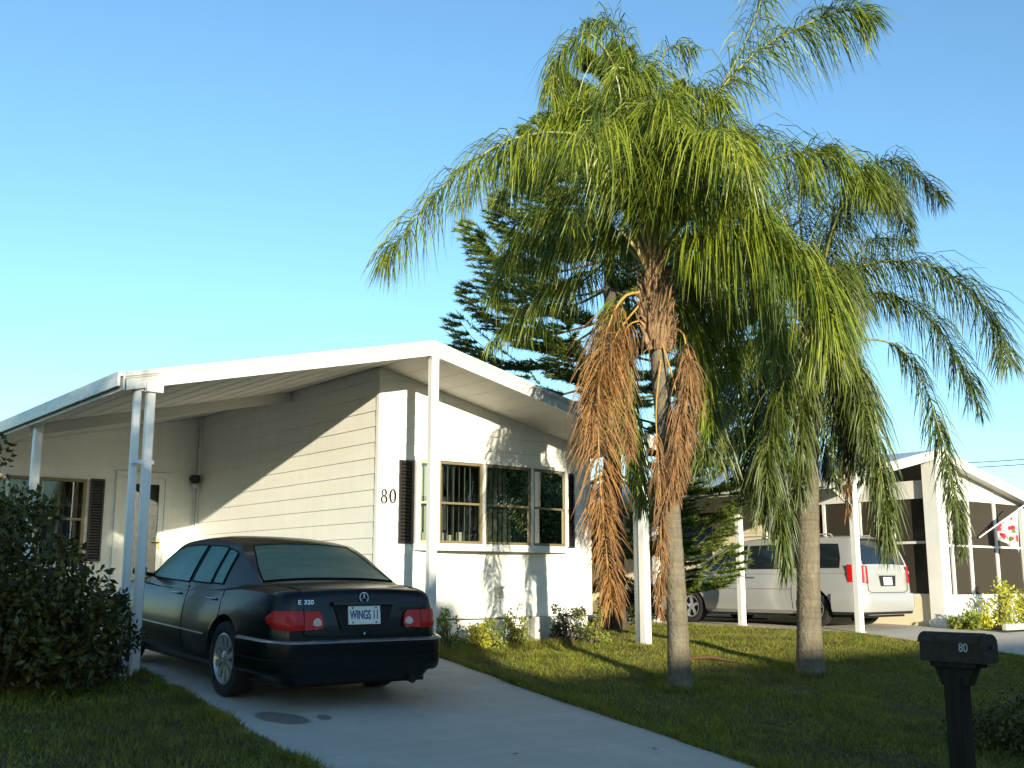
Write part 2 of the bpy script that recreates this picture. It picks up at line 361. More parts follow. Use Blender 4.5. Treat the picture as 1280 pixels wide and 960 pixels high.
def roof_unit(parent, UR, UE, UE2, V0, V1, ZR, SL, soffit, light=True):
    T = lambda u: ZR - SL*abs(u-UR)
    # slab (top surface + underside)
    mb = MB()
    for (a,b) in ((UE,UR),(UR,UE2)):
        mb.prism([(a,V0+.03,T(a)-.05),(b,V0+.03,T(b)-.05),(b,V0+.03,T(b)-.004),(a,V0+.03,T(a)-.004)], (0,V1-V0-.03,0))
    roof = mb.build('roof', M_roof, parent)
    s = MB(); hgt = FT-.045
    for (a,b) in ((UE+.05,UR),(UR,UE2-.05)):
        n = int(abs(b-a)/.305)
        for i in range(n):
            p, q = a+(b-a)*i/n, a+(b-a)*(i+1)/n
            s.add([(p,V0+.04,T(p)-hgt),(q-.012,V0+.04,T(q)-hgt),(q-.012,V1,T(q)-hgt),(p,V1,T(p)-hgt)], [(0,3,2,1)])
            s.add([(q-.012,V0+.04,T(q)-hgt),(q,V0+.04,T(q)-hgt+.02),(q,V1,T(q)-hgt+.02),(q-.012,V1,T(q)-hgt)], [(0,3,2,1)])
    s.build('soffit', soffit, roof)
    f = MB()
    for (a,b) in ((UE-.01,UR),(UR,UE2+.01)):      # front rake
        f.prism([(a,V0,T(a)-FT),(b,V0,T(b)-FT),(b,V0,T(b)),(a,V0,T(a))], (0,.03,0))
        f.prism([(a,V0-.02,T(a)-.035),(b,V0-.02,T(b)-.035),(b,V0-.02,T(b)+.012),(a,V0-.02,T(a)+.012)], (0,.02,0))
        f.prism([(a,V0-.012,T(a)-.055),(b,V0-.012,T(b)-.055),(b,V0-.012,T(b)-.04),(a,V0-.012,T(a)-.04)], (0,.012,0))
    f.build('fascia', M_fascia, roof)
    for (e,sg) in ((UE,-1),(UE2,1)):
        g = MB(); z = T(e)
        x0, x1 = sorted((e, e+sg*.03))
        g.box((x0,V0-.0,z-FT),(x1,V1,z-.002))
        x0, x1 = sorted((e+sg*.031, e+sg*.085))
        g.box((x0,V0+.004,z-.035),(x1,V1,z+.008)); g.box((x0,V0+.004,z-.135),((x0+x1)/2+.0,V1,z-.036))
        n = int((V1-V0)/2.4)
        for i in range(1,n+1): g.box((x0-.003,V0+i*2.4,z-.14),(x1+.004,V0+i*2.4+.02,z+.011))
        g.build('gutter', M_fascia, roof)
    return roof
H80 = empty('mobile_home', (UR, 14.5, zg), 'white sided mobile home with black number 80 and attached carport over dark sedan', 'house')
roof80 = roof_unit(H80, UR, UE, UE2, VF, 26, ZR, SL, M_soffit)
und = FT-.045
# bow window on the front wall (pixel measured)
wl, wr = PV(519,577,VW).x, PV(703,592,VW).x
wt, wb = PV(520,576,VW).z, PV(520,679,VW).z
print('window', wl, wr, wb, wt)
z0 = PV(548,773,VW).z
ncourse = .204
rt = lambda u: rooftop(u)-und-.002
wallR = PV(737,700,VW).x
print('wall right', wallR, 'z0', z0, 'zg', zg)
siding('front_wall', (UR,VW), (1,0), (0,-1), wallR-UR, z0, [(0,rt(UR)),(wallR-UR,rt(wallR))], [(wl+.03-UR, wr-.03-UR, wb+.03, wt-.03)], M_siding, H80)
siding('side_wall', (UR,VW), (0,1), (-1,0), VB-VW, z0, [(0,rt(UR)),(VB-VW,rt(UR))], [], M_siding, H80)
siding('east_wall', (wallR,VW), (0,1), (1,0), 26-VW, z0, [(0,rt(wallR)),(26-VW,rt(wallR))], [], M_siding, H80)
mb = MB()                                       # skirting below the siding
mb.box((UR+.03,VW+.03,zg-.1),(wallR-.03,VW+.05,z0+.02)); mb.box((UR+.03,VW+.045,zg-.1),(UR+.05,VB,z0+.02)); mb.box((wallR-.05,VW+.05,zg-.1),(wallR-.03,26,z0+.02))
mb.build('skirting', M_siding, H80)
mb = MB(); a = PV(664,800,VW-.02).x; b = PV(690,800,VW-.02).x
mb.box((a,VW-.10,zg-.05),(b,VW+.02,z0-.01)); mb.build('pier', M_conc, H80)
mb = MB()                                       # corner boards + top frieze
mb.box((UR-.022,VW-.022,z0),(UR+.05,VW+.0,rt(UR)-.02)); mb.box((UR-.022,VW+.0,z0),(UR-.002,VW+.05,rt(UR)-.02))
mb.build('corner_trim', M_siding, H80); mb = MB()
mb.box((wallR-.06,VW-.022,z0),(wallR+.02,VW,rt(wallR)-.02)); mb.build('corner_trim', M_siding, H80); mb = MB()
mb.box((UR-.05,VB-.06,zg),(UR-.0,VB-.0,rt(UR)-.02))
mb.build('corner_trim', M_siding, H80)
# back wall of the carport with door and window
backL = UE+.15
dxl, dxr = PV(152,600,VB).x, PV(206,600,VB).x; dzt = PV(170,597,VB).z; dzb = dzt-2.05
bwl, bwr = PV(-12,600,VB).x, PV(108,600,VB).x; bwt = PV(80,598,VB).z; bwb = bwt-1.25
print('door', dxl, dxr, dzt, dzb, 'win', bwl, bwr, bwt)
siding('back_wall', (UR,VB), (-1,0), (0,-1), UR-backL, z0, [(0,rt(UR)),(UR-backL,rt(backL))], [(UR-dxr, UR-dxl, dzb, dzt), (UR-bwr+.03, UR-bwl-.03, bwb, bwt)], M_siding, H80)
siding('carport_end_wall', (backL,VB), (0,1), (-1,0), 26-VB, z0, [(0,rt(backL)),(26-VB,rt(backL))], [], M_siding, H80)
mb = MB(); mb.box((backL+.03,VB+.02,zg-.1),(UR-.05,VB+.05,z0+.02)); mb.build('skirting', M_siding, H80)
mb = MB(); mb.box((backL+.1,VB+1.2,z0),(UR-.1,VB+1.25,bwt+.4)); mb.box((backL+.1,VB+.06,bwb-.6),(UR-.1,VB+1.2,bwb-.55)); mb.box((dxl-.3,VB+.06,bwb-.6),(dxl-.25,VB+1.2,bwt+.4)); mb.build('interior', M_room, H80)
# back window
def simple_window(parent, u0, u1, zb, zt, v, panes, blinds=True):
    w = MB(); f=.05
    for (a,b,c,d) in ((u0,u0+f,zb,zt),(u1-f,u1,zb,zt),(u0+f,u1-f,zt-f,zt),(u0+f,u1-f,zb,zb+f)): w.box((a,v-.035,c),(b,v+.06,d))
    for i in range(1,panes): x = u0+(u1-u0)*i/panes; w.box((x-.025,v-.03,zb+f),(x+.025,v+.055,zt-f))
    zm = (zb+zt)/2; w.box((u0+f,v-.025,zm-.02),(u1-f,v+.05,zm+.02))
    win = w.build('window', M_bronze, parent)
    g = MB(); g.box((u0+f,v+.0,zb+f),(u1-f,v+.004,zt-f)); g.build('pane', M_glass, win)
    if blinds:
        bl = MB(); x = u0+f+.04
        while x < u1-f:
            bl.box((-.04,-.001,zb+f),(.04,.001,zt-f), M=Matrix.Translation((x,v+.12,0))@Matrix.Rotation(R(random.choice([30,70,75,65])),4,'Z')); x += .085
        bl.build('blinds', M_blind, win)
    return win
simple_window(H80, bwl, bwr, bwb, bwt, VB-.02, 2)
def shutter(parent, u0, u1, zb, zt, v, labelled=None):
    s = MB(); f=.03
    s.box((u0,v-.035,zb),(u0+f,v-.012,zt)); s.box((u1-f,v-.035,zb),(u1,v-.012,zt)); s.box((u0+f,v-.035,zt-f),(u1-f,v-.012,zt)); s.box((u0+f,v-.035,zb),(u1-f,v-.012,zb+f)); s.box((u0+f,v-.016,zb+f),(u1-f,v-.012,zt-f))
    n = int((zt-zb)/.045)
    for i in range(n):
        z = zb+f+(zt-zb-2*f)*(i+.5)/n
        s.box((u0+f,-.014,-.003),(u1-f,.014,.003), M=Matrix.Translation((0,v-.027,z))@Matrix.Rotation(R(-40),4,'X'))
    return s.build('shutter', M_dark, parent)
shutter(H80, PV(113,600,VB).x, PV(131,600,VB).x, bwb-.02, bwt+.02, VB)
sx0, sx1 = PV(498,600,VW).x, PV(515.5,600,VW).x; sx2, sx3 = PV(697,600,VW).x, PV(716,600,VW).x
shutter(H80, sx0, sx1, wb-.01, PV(500,575,VW).z, VW); shutter(H80, sx2, sx3, wb-.01, PV(500,575,VW).z, VW)
# storm door
d = MB(); v = VB-.03
for (a,b,c,e) in ((dxl,dxl+.10,dzb,dzt),(dxr-.09,dxr,dzb,dzt),(dxl+.10,dxr-.09,dzt-.1,dzt),(dxl+.10,dxr-.09,dzb,dzb+.28)): d.box((a,v,c),(b,v+.04,e))
door = d.build('door', M_trim, H80)
g = MB(); g.box((dxl+.10,v+.015,dzb+.28),(dxr-.09,v+.019,dzt-.1)); g.build('pane', M_glass, door)
k = MB(); k.box((dxl+.1,VB+.10,dzb),(dxr-.1,VB+.13,dzt)); k.build('inner_door', mat('dark_inner_door', (.05,.042,.032), .5), door)
k = MB(); hz = PV(200,680,VB).z; k.box((dxr-.08,v-.012,hz-.09),(dxr-.045,v,hz+.09)); k.tube([(dxr-.06,v-.012,hz+.02),(dxr-.06,v-.05,hz+.02),(dxr-.15,v-.055,hz+.02)], .01, 8); k.build('handle', M_brass, door)
d = MB(); t=.09
for (a,b,c,e) in ((dxl-t,dxl-.003,dzb,dzt+t),(dxr+.003,dxr+t,dzb,dzt+t),(dxl-.003,dxr+.003,dzt+.003,dzt+t)): d.box((a,VB-.045,c),(b,VB+.01,e))
d.build('door_frame', M_trim, H80)
d = MB(); d.box((dxl-.3,VB-.9,zg),(dxr+.3,VB-.03,dzb-.2)); d.box((dxl-.3,VB-1.2,zg),(dxr+.3,VB-.9,zg+.2)); d.build('door_step', M_conc, H80)
# wall lamp by the door
lp = PV(240,602,VB); d = MB(); d.lathe([(0,0),(.06,0),(.06,.015),(.0,.015)], Matrix.Translation((lp.x,VB-.02,lp.z+.05))@Matrix.Rotation(R(-90),4,'Z'), 14)
d.lathe([(.0,.09),(.075,.085),(.08,.0),(.065,-.05),(0,-.055)], Matrix.Translation((lp.x,VB-.14,lp.z+.01))@Matrix.Rotation(R(-90),4,'Y'), 16)
d.tube([(lp.x,VB-.03,lp.z+.05),(lp.x,VB-.1,lp.z+.1),(lp.x,VB-.14,lp.z+.09)], .01, 6); lamp = d.build('wall_lamp', M_black, H80, smooth=True)
d = MB(); d.lathe([(0,-.06),(.05,-.062),(.062,-.10),(.04,-.13),(0,-.135)], Matrix.Translation((lp.x,VB-.14,lp.z+.01))@Matrix.Rotation(R(-90),4,'Y'), 16); d.build('lamp_globe', M_clear, lamp, smooth=True)
# conduit at the inner corner
d = MB(); cx = PV(243,600,VB).x; d.tube([(cx,VB-.03,z0),(cx,VB-.03,rt(cx)-.1)], .012, 6); d.build('conduit', M_trim, H80)

# bow window: four panels on a shallow arc
def bow():
    us = [wl, PV(543,600,VW-.1).x, PV(600,600,VW-.14).x, PV(661,600,VW-.12).x, wr]; dep = [.0,.115,.16,.115,.0]; off = .05
    P = [Vector((u, VW-off-d, 0)) for u,d in zip(us,dep)]
    fr = MB(); gl = MB(); tr = MB(); bl = MB()
    def bar(a,b,za,zb,th,dp,m):
        t = (b-a).normalized(); n = Vector((t.y,-t.x,0))
        M = Matrix(((t.x,n.x,0,a.x),(t.y,n.y,0,a.y),(0,0,1,0),(0,0,0,1)))
        m.box((0,-dp/2,za),((b-a).length,dp/2,zb), M=M)
    zm = wb+(wt-wb)*.49
    for i in range(4):
        a, b = P[i], P[i+1]; t = (b-a).normalized(); L = (b-a).length; n = Vector((t.y,-t.x,0))
        g0 = .028; A = a+t*g0; B = b-t*g0
        bar(A, B, wt-.035, wt, 0, .05, fr); bar(A, B, wb, wb+.035, 0, .05, fr)
        bar(A, A+t*.026, wb+.035, wt-.035, 0, .05, fr); bar(B-t*.026, B, wb+.035, wt-.035, 0, .05, fr)
        bar(A+t*.026, B-t*.026, zm-.014, zm+.014, 0, .045, fr)
        bar(A+t*.026, B-t*.026, wb+.035, zm-.014, 0, .006, gl)
        A2 = A+n*.012; B2 = B+n*.012; bar(A2+t*.026, B2-t*.026, zm+.014, wt-.035, 0, .006, gl)
        if i in (1,2,3): M_ = a; bar(a-t*.02, a+t*.02, wb-.02, wt+.02, 0, .075, tr)
        if 1:
            x = .06
            while x < L-.05:
                c = a+t*x-n*.13
                bl.box((-.042,-.001,wb+.03),(.042,.001,wt-.02), M=Matrix.Translation((c.x,c.y,0))@Matrix.Rotation(math.atan2(t.y,t.x)+R((28,74,80,72)[i]+random.uniform(-7,7)),4,'Z')); x += .088
    win = fr.build('bow_window', M_bronze, H80)
    gl.build('pane', M_glass, win); bl.build('blinds', M_blind, win)
    # mullions, head and sill shelf
    head = [Vector((us[0]-.05,VW-.0,0))]+[p+Vector((0,-.05,0)) for p in P]+[Vector((us[-1]+.05,VW-.0,0))]
    tr.prism([(p.x,p.y,wt+.002) for p in head], (0,0,.05))
    tr.prism([(p.x,p.y,wb-.09) for p in head], (0,0,.088))
    bar(P[0]-Vector((.03,0,0)), P[0]+Vector((.024,0,0)), wb-.001, wt+.001, 0, .09, tr); bar(P[4]-Vector((.024,0,0)), P[4]+Vector((.03,0,0)), wb-.001, wt+.001, 0, .09, tr)
    tr.build('window_surround', M_trim, H80)
    # small things on the sill inside
    k = MB()
    for (px, w_, h_) in ((532,.08,.12),(552,.09,.12),(565,.07,.10),(576,.06,.14),(612,.10,.22)):
        c = PV(px,670,VW-.02).x; k = MB(); k.box((c-w_/2,VW+.0,wb+.02),(c+w_/2,VW+.05,wb+.02+h_)); k.build('sill_ornament', M_yard, win)
    k = MB(); k.box((wl-.2,VW+1.4,z0),(wr+.2,VW+1.45,wt+.5)); k.box((wl-.2,VW+.05,wb-.5),(wr+.2,VW+1.4,wb-.45)); k.box((wl-.25,VW+.05,wb-.5),(wl-.2,VW+1.4,wt+.5)); k.box((wr+.2,VW+.05,wb-.5),(wr+.25,VW+1.4,wt+.5)); k.box((wl-.2,VW+.05,wt+.45),(wr+.2,VW+1.4,wt+.5))
    k.build('interior', M_room, H80)
bow()
# house number 80 (thick-thin numerals)
def ring(mb, cx, cz, rx, rz, ix, iz, y, th=.008, n=28):
    o = [(cx+rx*math.cos(2*math.pi*i/n), cz+rz*math.sin(2*math.pi*i/n)) for i in range(n)]
    q = [(cx+ix*math.cos(2*math.pi*i/n), cz+iz*math.sin(2*math.pi*i/n)) for i in range(n)]
    v = [(a,y,b) for a,b in o]+[(a,y,b) for a,b in q]+[(a,y-th,b) for a,b in o]+[(a,y-th,b) for a,b in q]; f=[]
    for i in range(n):
        j=(i+1)%n; f += [(2*n+i,2*n+j,3*n+j,3*n+i),(i,j,2*n+j,2*n+i),(n+j,n+i,3*n+i,3*n+j)]
    mb.add(v,f)
n8 = PV(480.5,620,VW-.03); n0 = PV(491.5,620,VW-.03); d = MB(); yy = VW-.02
ring(d, n8.x, n8.z+.045, .042, .045, .021, .035, yy); ring(d, n8.x, n8.z-.043, .052, .052, .026, .040, yy); ring(d, n0.x, n0.z, .053, .092, .026, .080, yy)
d.build('house_number', M_black, H80)
# outlet box
ob = PV(623,740,VW-.02); d = MB(); d.box((ob.x-.05,VW-.07,ob.z-.07),(ob.x+.05,VW-.015,ob.z+.07)); d.box((ob.x-.06,VW-.09,ob.z+.05),(ob.x+.06,VW-.015,ob.z+.075)); d.build('outlet_box', M_yard, H80)
# cable along the bottom of the siding
d = MB(); d.tube([(UR+.3+(wallR-UR-.3)*i/10, VW-.03, z0-.005-.015*math.sin(math.pi*i/10)) for i in range(11)], .006, 5); d.build('cable', M_black, H80)
# carport posts, header beam, downspout
def post(parent, u, v, w=.10, ztop=None, z_=None):
    p = MB(); g0 = float(gz(v)); zt = ztop; h = w/2
    e = .012
    p.prism([(u-h+e,v-h,g0),(u+h-e,v-h,g0),(u+h,v-h+e,g0),(u+h,v+h-e,g0),(u+h-e,v+h,g0),(u-h+e,v+h,g0),(u-h,v+h-e,g0),(u-h,v-h+e,g0)], (0,0,zt-g0))
    o = p.build('post', M_trim, parent)
    q = MB(); q.box((u-h-.012,v-h-.012,g0),(u+h+.012,v+h+.012,g0+.03)); q.build('post_base', M_trim, o)
    q = MB(); q.box((u-h-.01,v-h-.01,zt-.06),(u+h+.01,v+h+.01,zt+.0)); q.build('post_cap', M_trim, o)
    return o
pu = PV(541,600,VF+.06).x
post(H80, pu, VF+.07, .105, rt(pu)); 
p1 = PV(166.5,600,VF+.06).x; post(H80, p1, VF+.09, .07, rt(p1))
p1b = PV(181.5,600,VF+.05).x; post(H80, p1b, VF+.04, .085, rt(p1b)-.03)
p3 = PV(806,700,VF+.06).x; post(H80, p3, VF+.07, .12, rt(p3))
p4 = PU(43,600,UE+.10); post(H80, UE+.10, p4.y, .10, rt(UE+.1))
d = MB(); d.box((p1b-.07,VF-.04,rt(p1b)-.10),(p1b+.10,VF+.02,rt(p1b)-.0)); d.build('post_bracket', M_trim, H80); d = MB(); zc = PV(175,577,VF).z; d.box((p1-.05,VF+.0,zc-.02),(p1b+.06,VF+.02,zc+.02)); d.build('post_bracket', M_trim, H80)
d = MB(); d.prism([(UE+.1,p4.y+.3,rt(UE+.1)-.14),(UR-.02,p4.y+.3,rt(UR)-.14),(UR-.02,p4.y+.3,rt(UR)),(UE+.1,p4.y+.3,rt(UE+.1))], (0,.06,0)); d.build('header_beam', M_soffit, H80)
d = MB(); q = wallR+.06; d.box((q-.03,VF+.25,zg),(q+.04,VF+.32,rt(q)-.02)); d.build('downspout', M_trim, H80)

# ------------------------------------------------------------ neighbouring house
NR, NE, NE2, NV = 19.35, 15.75, 23.1, 10.95
NZR = PV(1172,561,NV).z; NSL = .215
NT = lambda u: NZR-NSL*abs(u-NR)-und
print('neigh ridge', NZR, 'ours', ZR)
H2 = empty('neighbour_house', (NR, 16, zg), 'cream and white house on the right with a screened porch, behind the silver minivan', 'house')
roof_unit(H2, NR, NE, NE2, NV, 27, NZR, NSL, M_soffit)
nz0 = zg+.42
siding('front_gable', (NR,NV+.28), (1,0), (0,-1), NE2-.25-NR, PV(1250,630,NV+.28).z, [(0,NT(NR)),(NE2-.25-NR,NT(NE2-.25))], [], M_trim, H2)
scr_top = PV(1250,630,NV+.28).z
siding('cream_wall', (NR,15.2), (0,1), (-1,0), 27-15.2, zg+.05, [(0,NT(NR)),(27-15.2,NT(NR))], [(1.5,2.7,zg+1.3,zg+2.4),(5,6.2,zg+1.3,zg+2.4)], M_cream, H2)
siding('far_wall', (NE+.2,21), (1,0), (0,-1), NR-NE-.2, zg+.0, [(0,NT(NE+.2)),(NR-NE-.2,NT(NR))], [], M_cream, H2)
siding('side_return', (NE+.2,21), (0,1), (-1,0), 6, zg+.0, [(0,NT(NE+.2)),(6,NT(NE+.2))], [], M_cream, H2)
w = MB(); w.box((NR-.0,16.7,zg+1.3),(NR+.02,17.9,zg+2.4)); w.build('side_window', M_vglass, H2); w = MB(); w.box((NR,20.2,zg+1.3),(NR+.02,21.4,zg+2.4)); w.build('side_window', M_vglass, H2)
# side screen wall U=NR between NV+.3 and 15.2, knee wall cream
k = MB(); k.box((NR-.05,NV+.35,zg-.05),(NR+.05,15.18,zg+.55)); k.build('knee_wall', M_cream, H2)
k = MB(); k.box((NR+.2,NV+.23,zg-.05),(NE2-.3,NV+.33,zg+.52)); k.build('knee_wall', M_trim, H2)
fr = MB(); fr.box((NR-.04,NV+.35,zg+.55),(NR+.04,15.18,zg+.6)); fr.box((NR-.04,NV+.35,scr_top),(NR+.04,15.18,scr_top+.35))
for vv in (12.0,12.75,13.6,14.4,15.12): fr.box((NR-.035,vv,zg+.6),(NR+.035,vv+.06,scr_top))
fr.box((NR-.03,NV+.36,zg+1.55),(NR+.03,15.1,zg+1.6)); 
fr.box((NR+.2,NV+.24,zg+.52),(NE2-.3,NV+.32,zg+.58))
for px in (1213,1246,1281,1190): u = PV(px,700,NV+.28).x; fr.box((u-.04,NV+.245,zg+.58),(u+.04,NV+.315,scr_top))
fr.box((NR+.2,NV+.25,zg+1.5),(NE2-.3,NV+.31,zg+1.54)); fr.build('screen_frame', M_trim, H2)
sc = MB(); sc.box((NR-.002,NV+.4,zg+.6),(NR+.002,15.1,scr_top)); sc.build('screen', M_screen, H2); sc = MB(); sc.box((NR+.2,NV+.279,zg+.58),(NE2-.3,NV+.283,scr_top)); sc.build('screen', M_screen, H2)
k = MB(); k.box((NE2-.35,NV+.3,zg),(NE2-.3,27,NT(NE2-.3))); k.build('far_side_wall', M_siding, H2)
k = MB(); k.box((NR+.1,15.3,zg),(NE2-.36,15.35,scr_top+.3)); k.build('porch_back_wall', mat('porch_wall', (.22,.2,.15), .8), H2)
k = MB(); k.box((NR-.13,NV+.05,zg-.05),(NR+.16,NV+.34,NT(NR)-.01)); k.box((NR-.16,NV+.02,zg-.05),(NR+.19,NV+.37,zg+.12)); k.build('porch_column', M_trim, H2)
for (px, u0) in ((1070,16.42),(925,16.42),(820,16.42)):
    q = PU(px,700,u0); post(H2, u0, q.y, .12, NT(u0))
d = MB(); q = PU(1070,700,16.42).y; d.tube([(16.42,q,NT(16.42)-.5),(16.42,q-.0+.5,NT(16.42)-.03)], .03, 6); d.tube([(16.42,q,NT(16.42)-.45),(16.9,q,NT(16.9)-.02)], .03, 6); d.build('post_brace', M_trim, H2)

# garden flag on pole leaning from porch frame
fa, fb = PV(1224,672,NV+.2), PV(1284,629,NV-.35)
FL = empty('porch_flag', fa, 'pink, red and white flowered flag hanging from a slanted white pole on the screened porch', 'flag')
d = MB(); d.tube([fa,fb],.014,8); d.build('pole', M_white, FL)
mf = mat('flowered_cloth', (.72,.70,.66), .8, trans=.3)
nt = mf.node_tree; vo = nt.nodes.new('ShaderNodeTexVoronoi'); vo.inputs['Scale'].default_value = 8
tc = nt.nodes.new('ShaderNodeTexCoord'); nt.links.new(tc.outputs['Object'], vo.inputs['Vector'])
lt = nt.nodes.new('ShaderNodeMath'); lt.operation = 'LESS_THAN'; lt.inputs[1].default_value = .42; nt.links.new(vo.outputs['Distance'], lt.inputs[0])
rp = nt.nodes.new('ShaderNodeValToRGB'); rp.color_ramp.interpolation = 'CONSTANT'; rp.color_ramp.elements[0].color = (.55,.03,.06,1); rp.color_ramp.elements[1].position=.55; rp.color_ramp.elements[1].color = (.75,.3,.35,1)
e = rp.color_ramp.elements.new(.85); e.color = (.15,.25,.05,1)
sx = nt.nodes.new('ShaderNodeSeparateColor'); nt.links.new(vo.outputs['Color'], sx.inputs[0]); nt.links.new(sx.outputs[0], rp.inputs[0])
mx = nt.nodes.new('ShaderNodeMix'); mx.data_type='RGBA'; nt.links.new(lt.outputs[0], mx.inputs[0]); mx.inputs[6].default_value=(.72,.7,.66,1); nt.links.new(rp.outputs[0], mx.inputs[7]); nt.links.new(mx.outputs[2], nt.nodes['Principled BSDF'].inputs['Base Color'])
for n in nt.nodes:
    if n.type == 'BSDF_TRANSLUCENT': nt.links.new(mx.outputs[2], n.inputs[0])
V=[]; n1,n2=16,14
for i in range(n1):
    t=.38+.42*i/(n1-1); a = fa.lerp(fb,t)
    for j in range(n2):
        s=j/(n2-1); drop = (.30+.55*(i/(n1-1)))*s
        V.append((a.x+.05*math.sin(i*.9+s*2)*s-.05*s*(i/(n1-1)), a.y+.05*math.cos(i*.8)*s, a.z-drop))
Fs=[(i*n2+j,(i+1)*n2+j,(i+1)*n2+j+1,i*n2+j+1) for i in range(n1-1) for j in range(n2-1)]
rawmesh('cloth', V, Fs, mf, FL, smooth=True)

# ------------------------------------------------------------ vehicles
def boolean_cut(o, cutters):
    for c in cutters:
        m = o.modifiers.new('b','BOOLEAN'); m.operation='DIFFERENCE'; m.object=c; m.solver='EXACT'
    bpy.context.view_layer.update()
    me = bpy.data.meshes.new_from_object(o.evaluated_get(bpy.context.evaluated_depsgraph_get()))
    o.modifiers.clear(); old=o.data; o.data=me; me.name=old.name
    for c in cutters: bpy.data.objects.remove(c)
def vehicle(name, loc, rot, label, cat, P):
    root = empty(name, loc, label, cat, rot=rot); ORG[root] = Vector((0,0,0))
    w = pchip(*zip(*P['w'])); dk = pchip(*zip(*P['deck'])); zb0 = P['zbot']
    fr = P['sect']     # (frac width, frac height)
    def X(y, z):       # side surface
        zs = dk(y)-.05; f = (z-zb0)/(zs-zb0); return w(y)*float(np.interp(f,[b for a,b in fr],[a for a,b in fr]))
    ys = P['ys']; V=[]; 
    for y in ys:
        zs = dk(y)-.05; half = [(w(y)*a, zb0+b*(zs-zb0)) for a,b in fr] + [(w(y)*.885, zs+.022),(w(y)*.84, zs+.042),(w(y)*.72, zs+.052),(w(y)*.4, zs+.066),(w(y)*.15,zs+.07)]
        sh = P['shear']
        yy = lambda z: y + (max(0,z-.62)*sh if y < -.6 else 0)*min(1,max(0,(-.6-y)/.3))
        ring_ = [(-x,yy(z),z) for x,z in half] + [(x,yy(z),z) for x,z in half[::-1]]
        V += ring_
    n = len(ring_); k = len(ys)
    Fs = [(i*n+j, i*n+(j+1)%n, (i+1)*n+(j+1)%n, (i+1)*n+j) for i in range(k-1) for j in range(n)]
    Fs += [tuple(range(n))[::-1], tuple(range((k-1)*n,k*n))]
    body = rawmesh('body', V, Fs, [P['paint'], M_under], root, local=True, smooth=True)
    bm = bmesh.new(); bm.from_mesh(body.data); bmesh.ops.recalc_face_normals(bm, faces=bm.faces); bm.to_mesh(body.data); bm.free()
    cut=[]
    for ay in (0, P['wb']):
        for sx in (-1,1):
            c = MB(); r = P['arch']; c.lathe([(0,0),(r,0),(r,.34),(0,.34)], Matrix.Translation((-.0+ (P['track']/2-.14 if sx>0 else -P['track']/2-.20), ay, P['wr']+.01)), 40)
            cc = c.build('c', M_under); bm = bmesh.new(); bm.from_mesh(cc.data); bmesh.ops.remove_doubles(bm, verts=bm.verts, dist=1e-4); bmesh.ops.recalc_face_normals(bm, faces=bm.faces); bm.to_mesh(cc.data); bm.free(); cc.parent = root; cut.append(cc)
    boolean_cut(body, cut); body.data.set_sharp_from_angle(angle=R(32))
    # greenhouse
    G = P['green']; xb,zb,xr,zr,zc = [pchip([g[0] for g in G],[g[i] for g in G]) for i in (1,2,3,4,5)]
    def XS(y,z):
        t = min(1,max(0,(z-zb(y))/max(1e-4,zr(y)-zb(y)))); return xb(y)+(xr(y)-xb(y))*t**1.25
    def ZT(x,y): return zr(y)+(zc(y)-zr(y))*(1-min(1,abs(x)/xr(y))**2.6)
    V=[]; gy = P['gys']
    for y in gy:
        half=[(XS(y,zb(y)+t*(zr(y)-zb(y))), zb(y)+t*(zr(y)-zb(y))) for t in np.linspace(0,1,8)] + [(xr(y)*f, ZT(xr(y)*f,y)) for f in (.985,.95,.88,.75,.5,.2)]
        V += [(-x,y,z) for x,z in half]+[(x,y,z) for x,z in half[::-1]]
    n=28; k=len(gy); Fs=[(i*n+j, i*n+(j+1)%n, (i+1)*n+(j+1)%n, (i+1)*n+j) for i in range(k-1) for j in range(n)]+[tuple(range(n))[::-1], tuple(range((k-1)*n,k*n))]
    gh = rawmesh('cabin', V, Fs, P['paint'], root, local=True, smooth=True)
    bm = bmesh.new(); bm.from_mesh(gh.data); bmesh.ops.recalc_face_normals(bm, faces=bm.faces); bm.to_mesh(gh.data); bm.free(); gh.data.set_sharp_from_angle(angle=R(38))
    for (nm, y0, y1, zlo, zhi) in P['side_glass']:
        for sx in (-1,1):
            V=[]; m=14
            for i in range(m):
                y=y0+(y1-y0)*i/(m-1); lo=zlo(y); hi=max(zhi(y),lo+.004)
                for j in range(7): z=lo+(hi-lo)*j/6; V.append((sx*(XS(y,z)+.006),y,z))
            q=rawmesh(nm,V,[(i*7+j,(i+1)*7+j,(i+1)*7+j+1,i*7+j+1) for i in range(m-1) for j in range(6)],P['sglass'],root,local=True,smooth=True)
            # dark rubber seal around
            e=[V[i*7] for i in range(m)]+[V[(m-1)*7+j] for j in range(7)]+[V[i*7+6] for i in range(m-1,-1,-1)]+[V[j] for j in range(6,-1,-1)]
            sl=MB(); sl.tube(e,.007,5,cap=False); sl.build('window_seal',M_gap if P.get('seal',1) else M_chrome,q,local=True)
    for (nm, y0, y1, f, gm) in P['top_glass']:
        V=[]; m=14; q_=17
        for i in range(m):
            y=y0+(y1-y0)*i/(m-1)
            for j in range(q_):
                u=-1+2*j/(q_-1); x=xr(y)*f(y)*u; z=ZT(x,y); V.append((x,y,z+.007))
        q=rawmesh(nm,V,[(i*q_+j,i*q_+j+1,(i+1)*q_+j+1,(i+1)*q_+j) for i in range(m-1) for j in range(q_-1)],gm,root,local=True,smooth=True)
        e=[V[j] for j in range(q_)]+[V[i*q_+q_-1] for i in range(m)]+[V[(m-1)*q_+j] for j in range(q_-1,-1,-1)]+[V[i*q_] for i in range(m-1,-1,-1)]
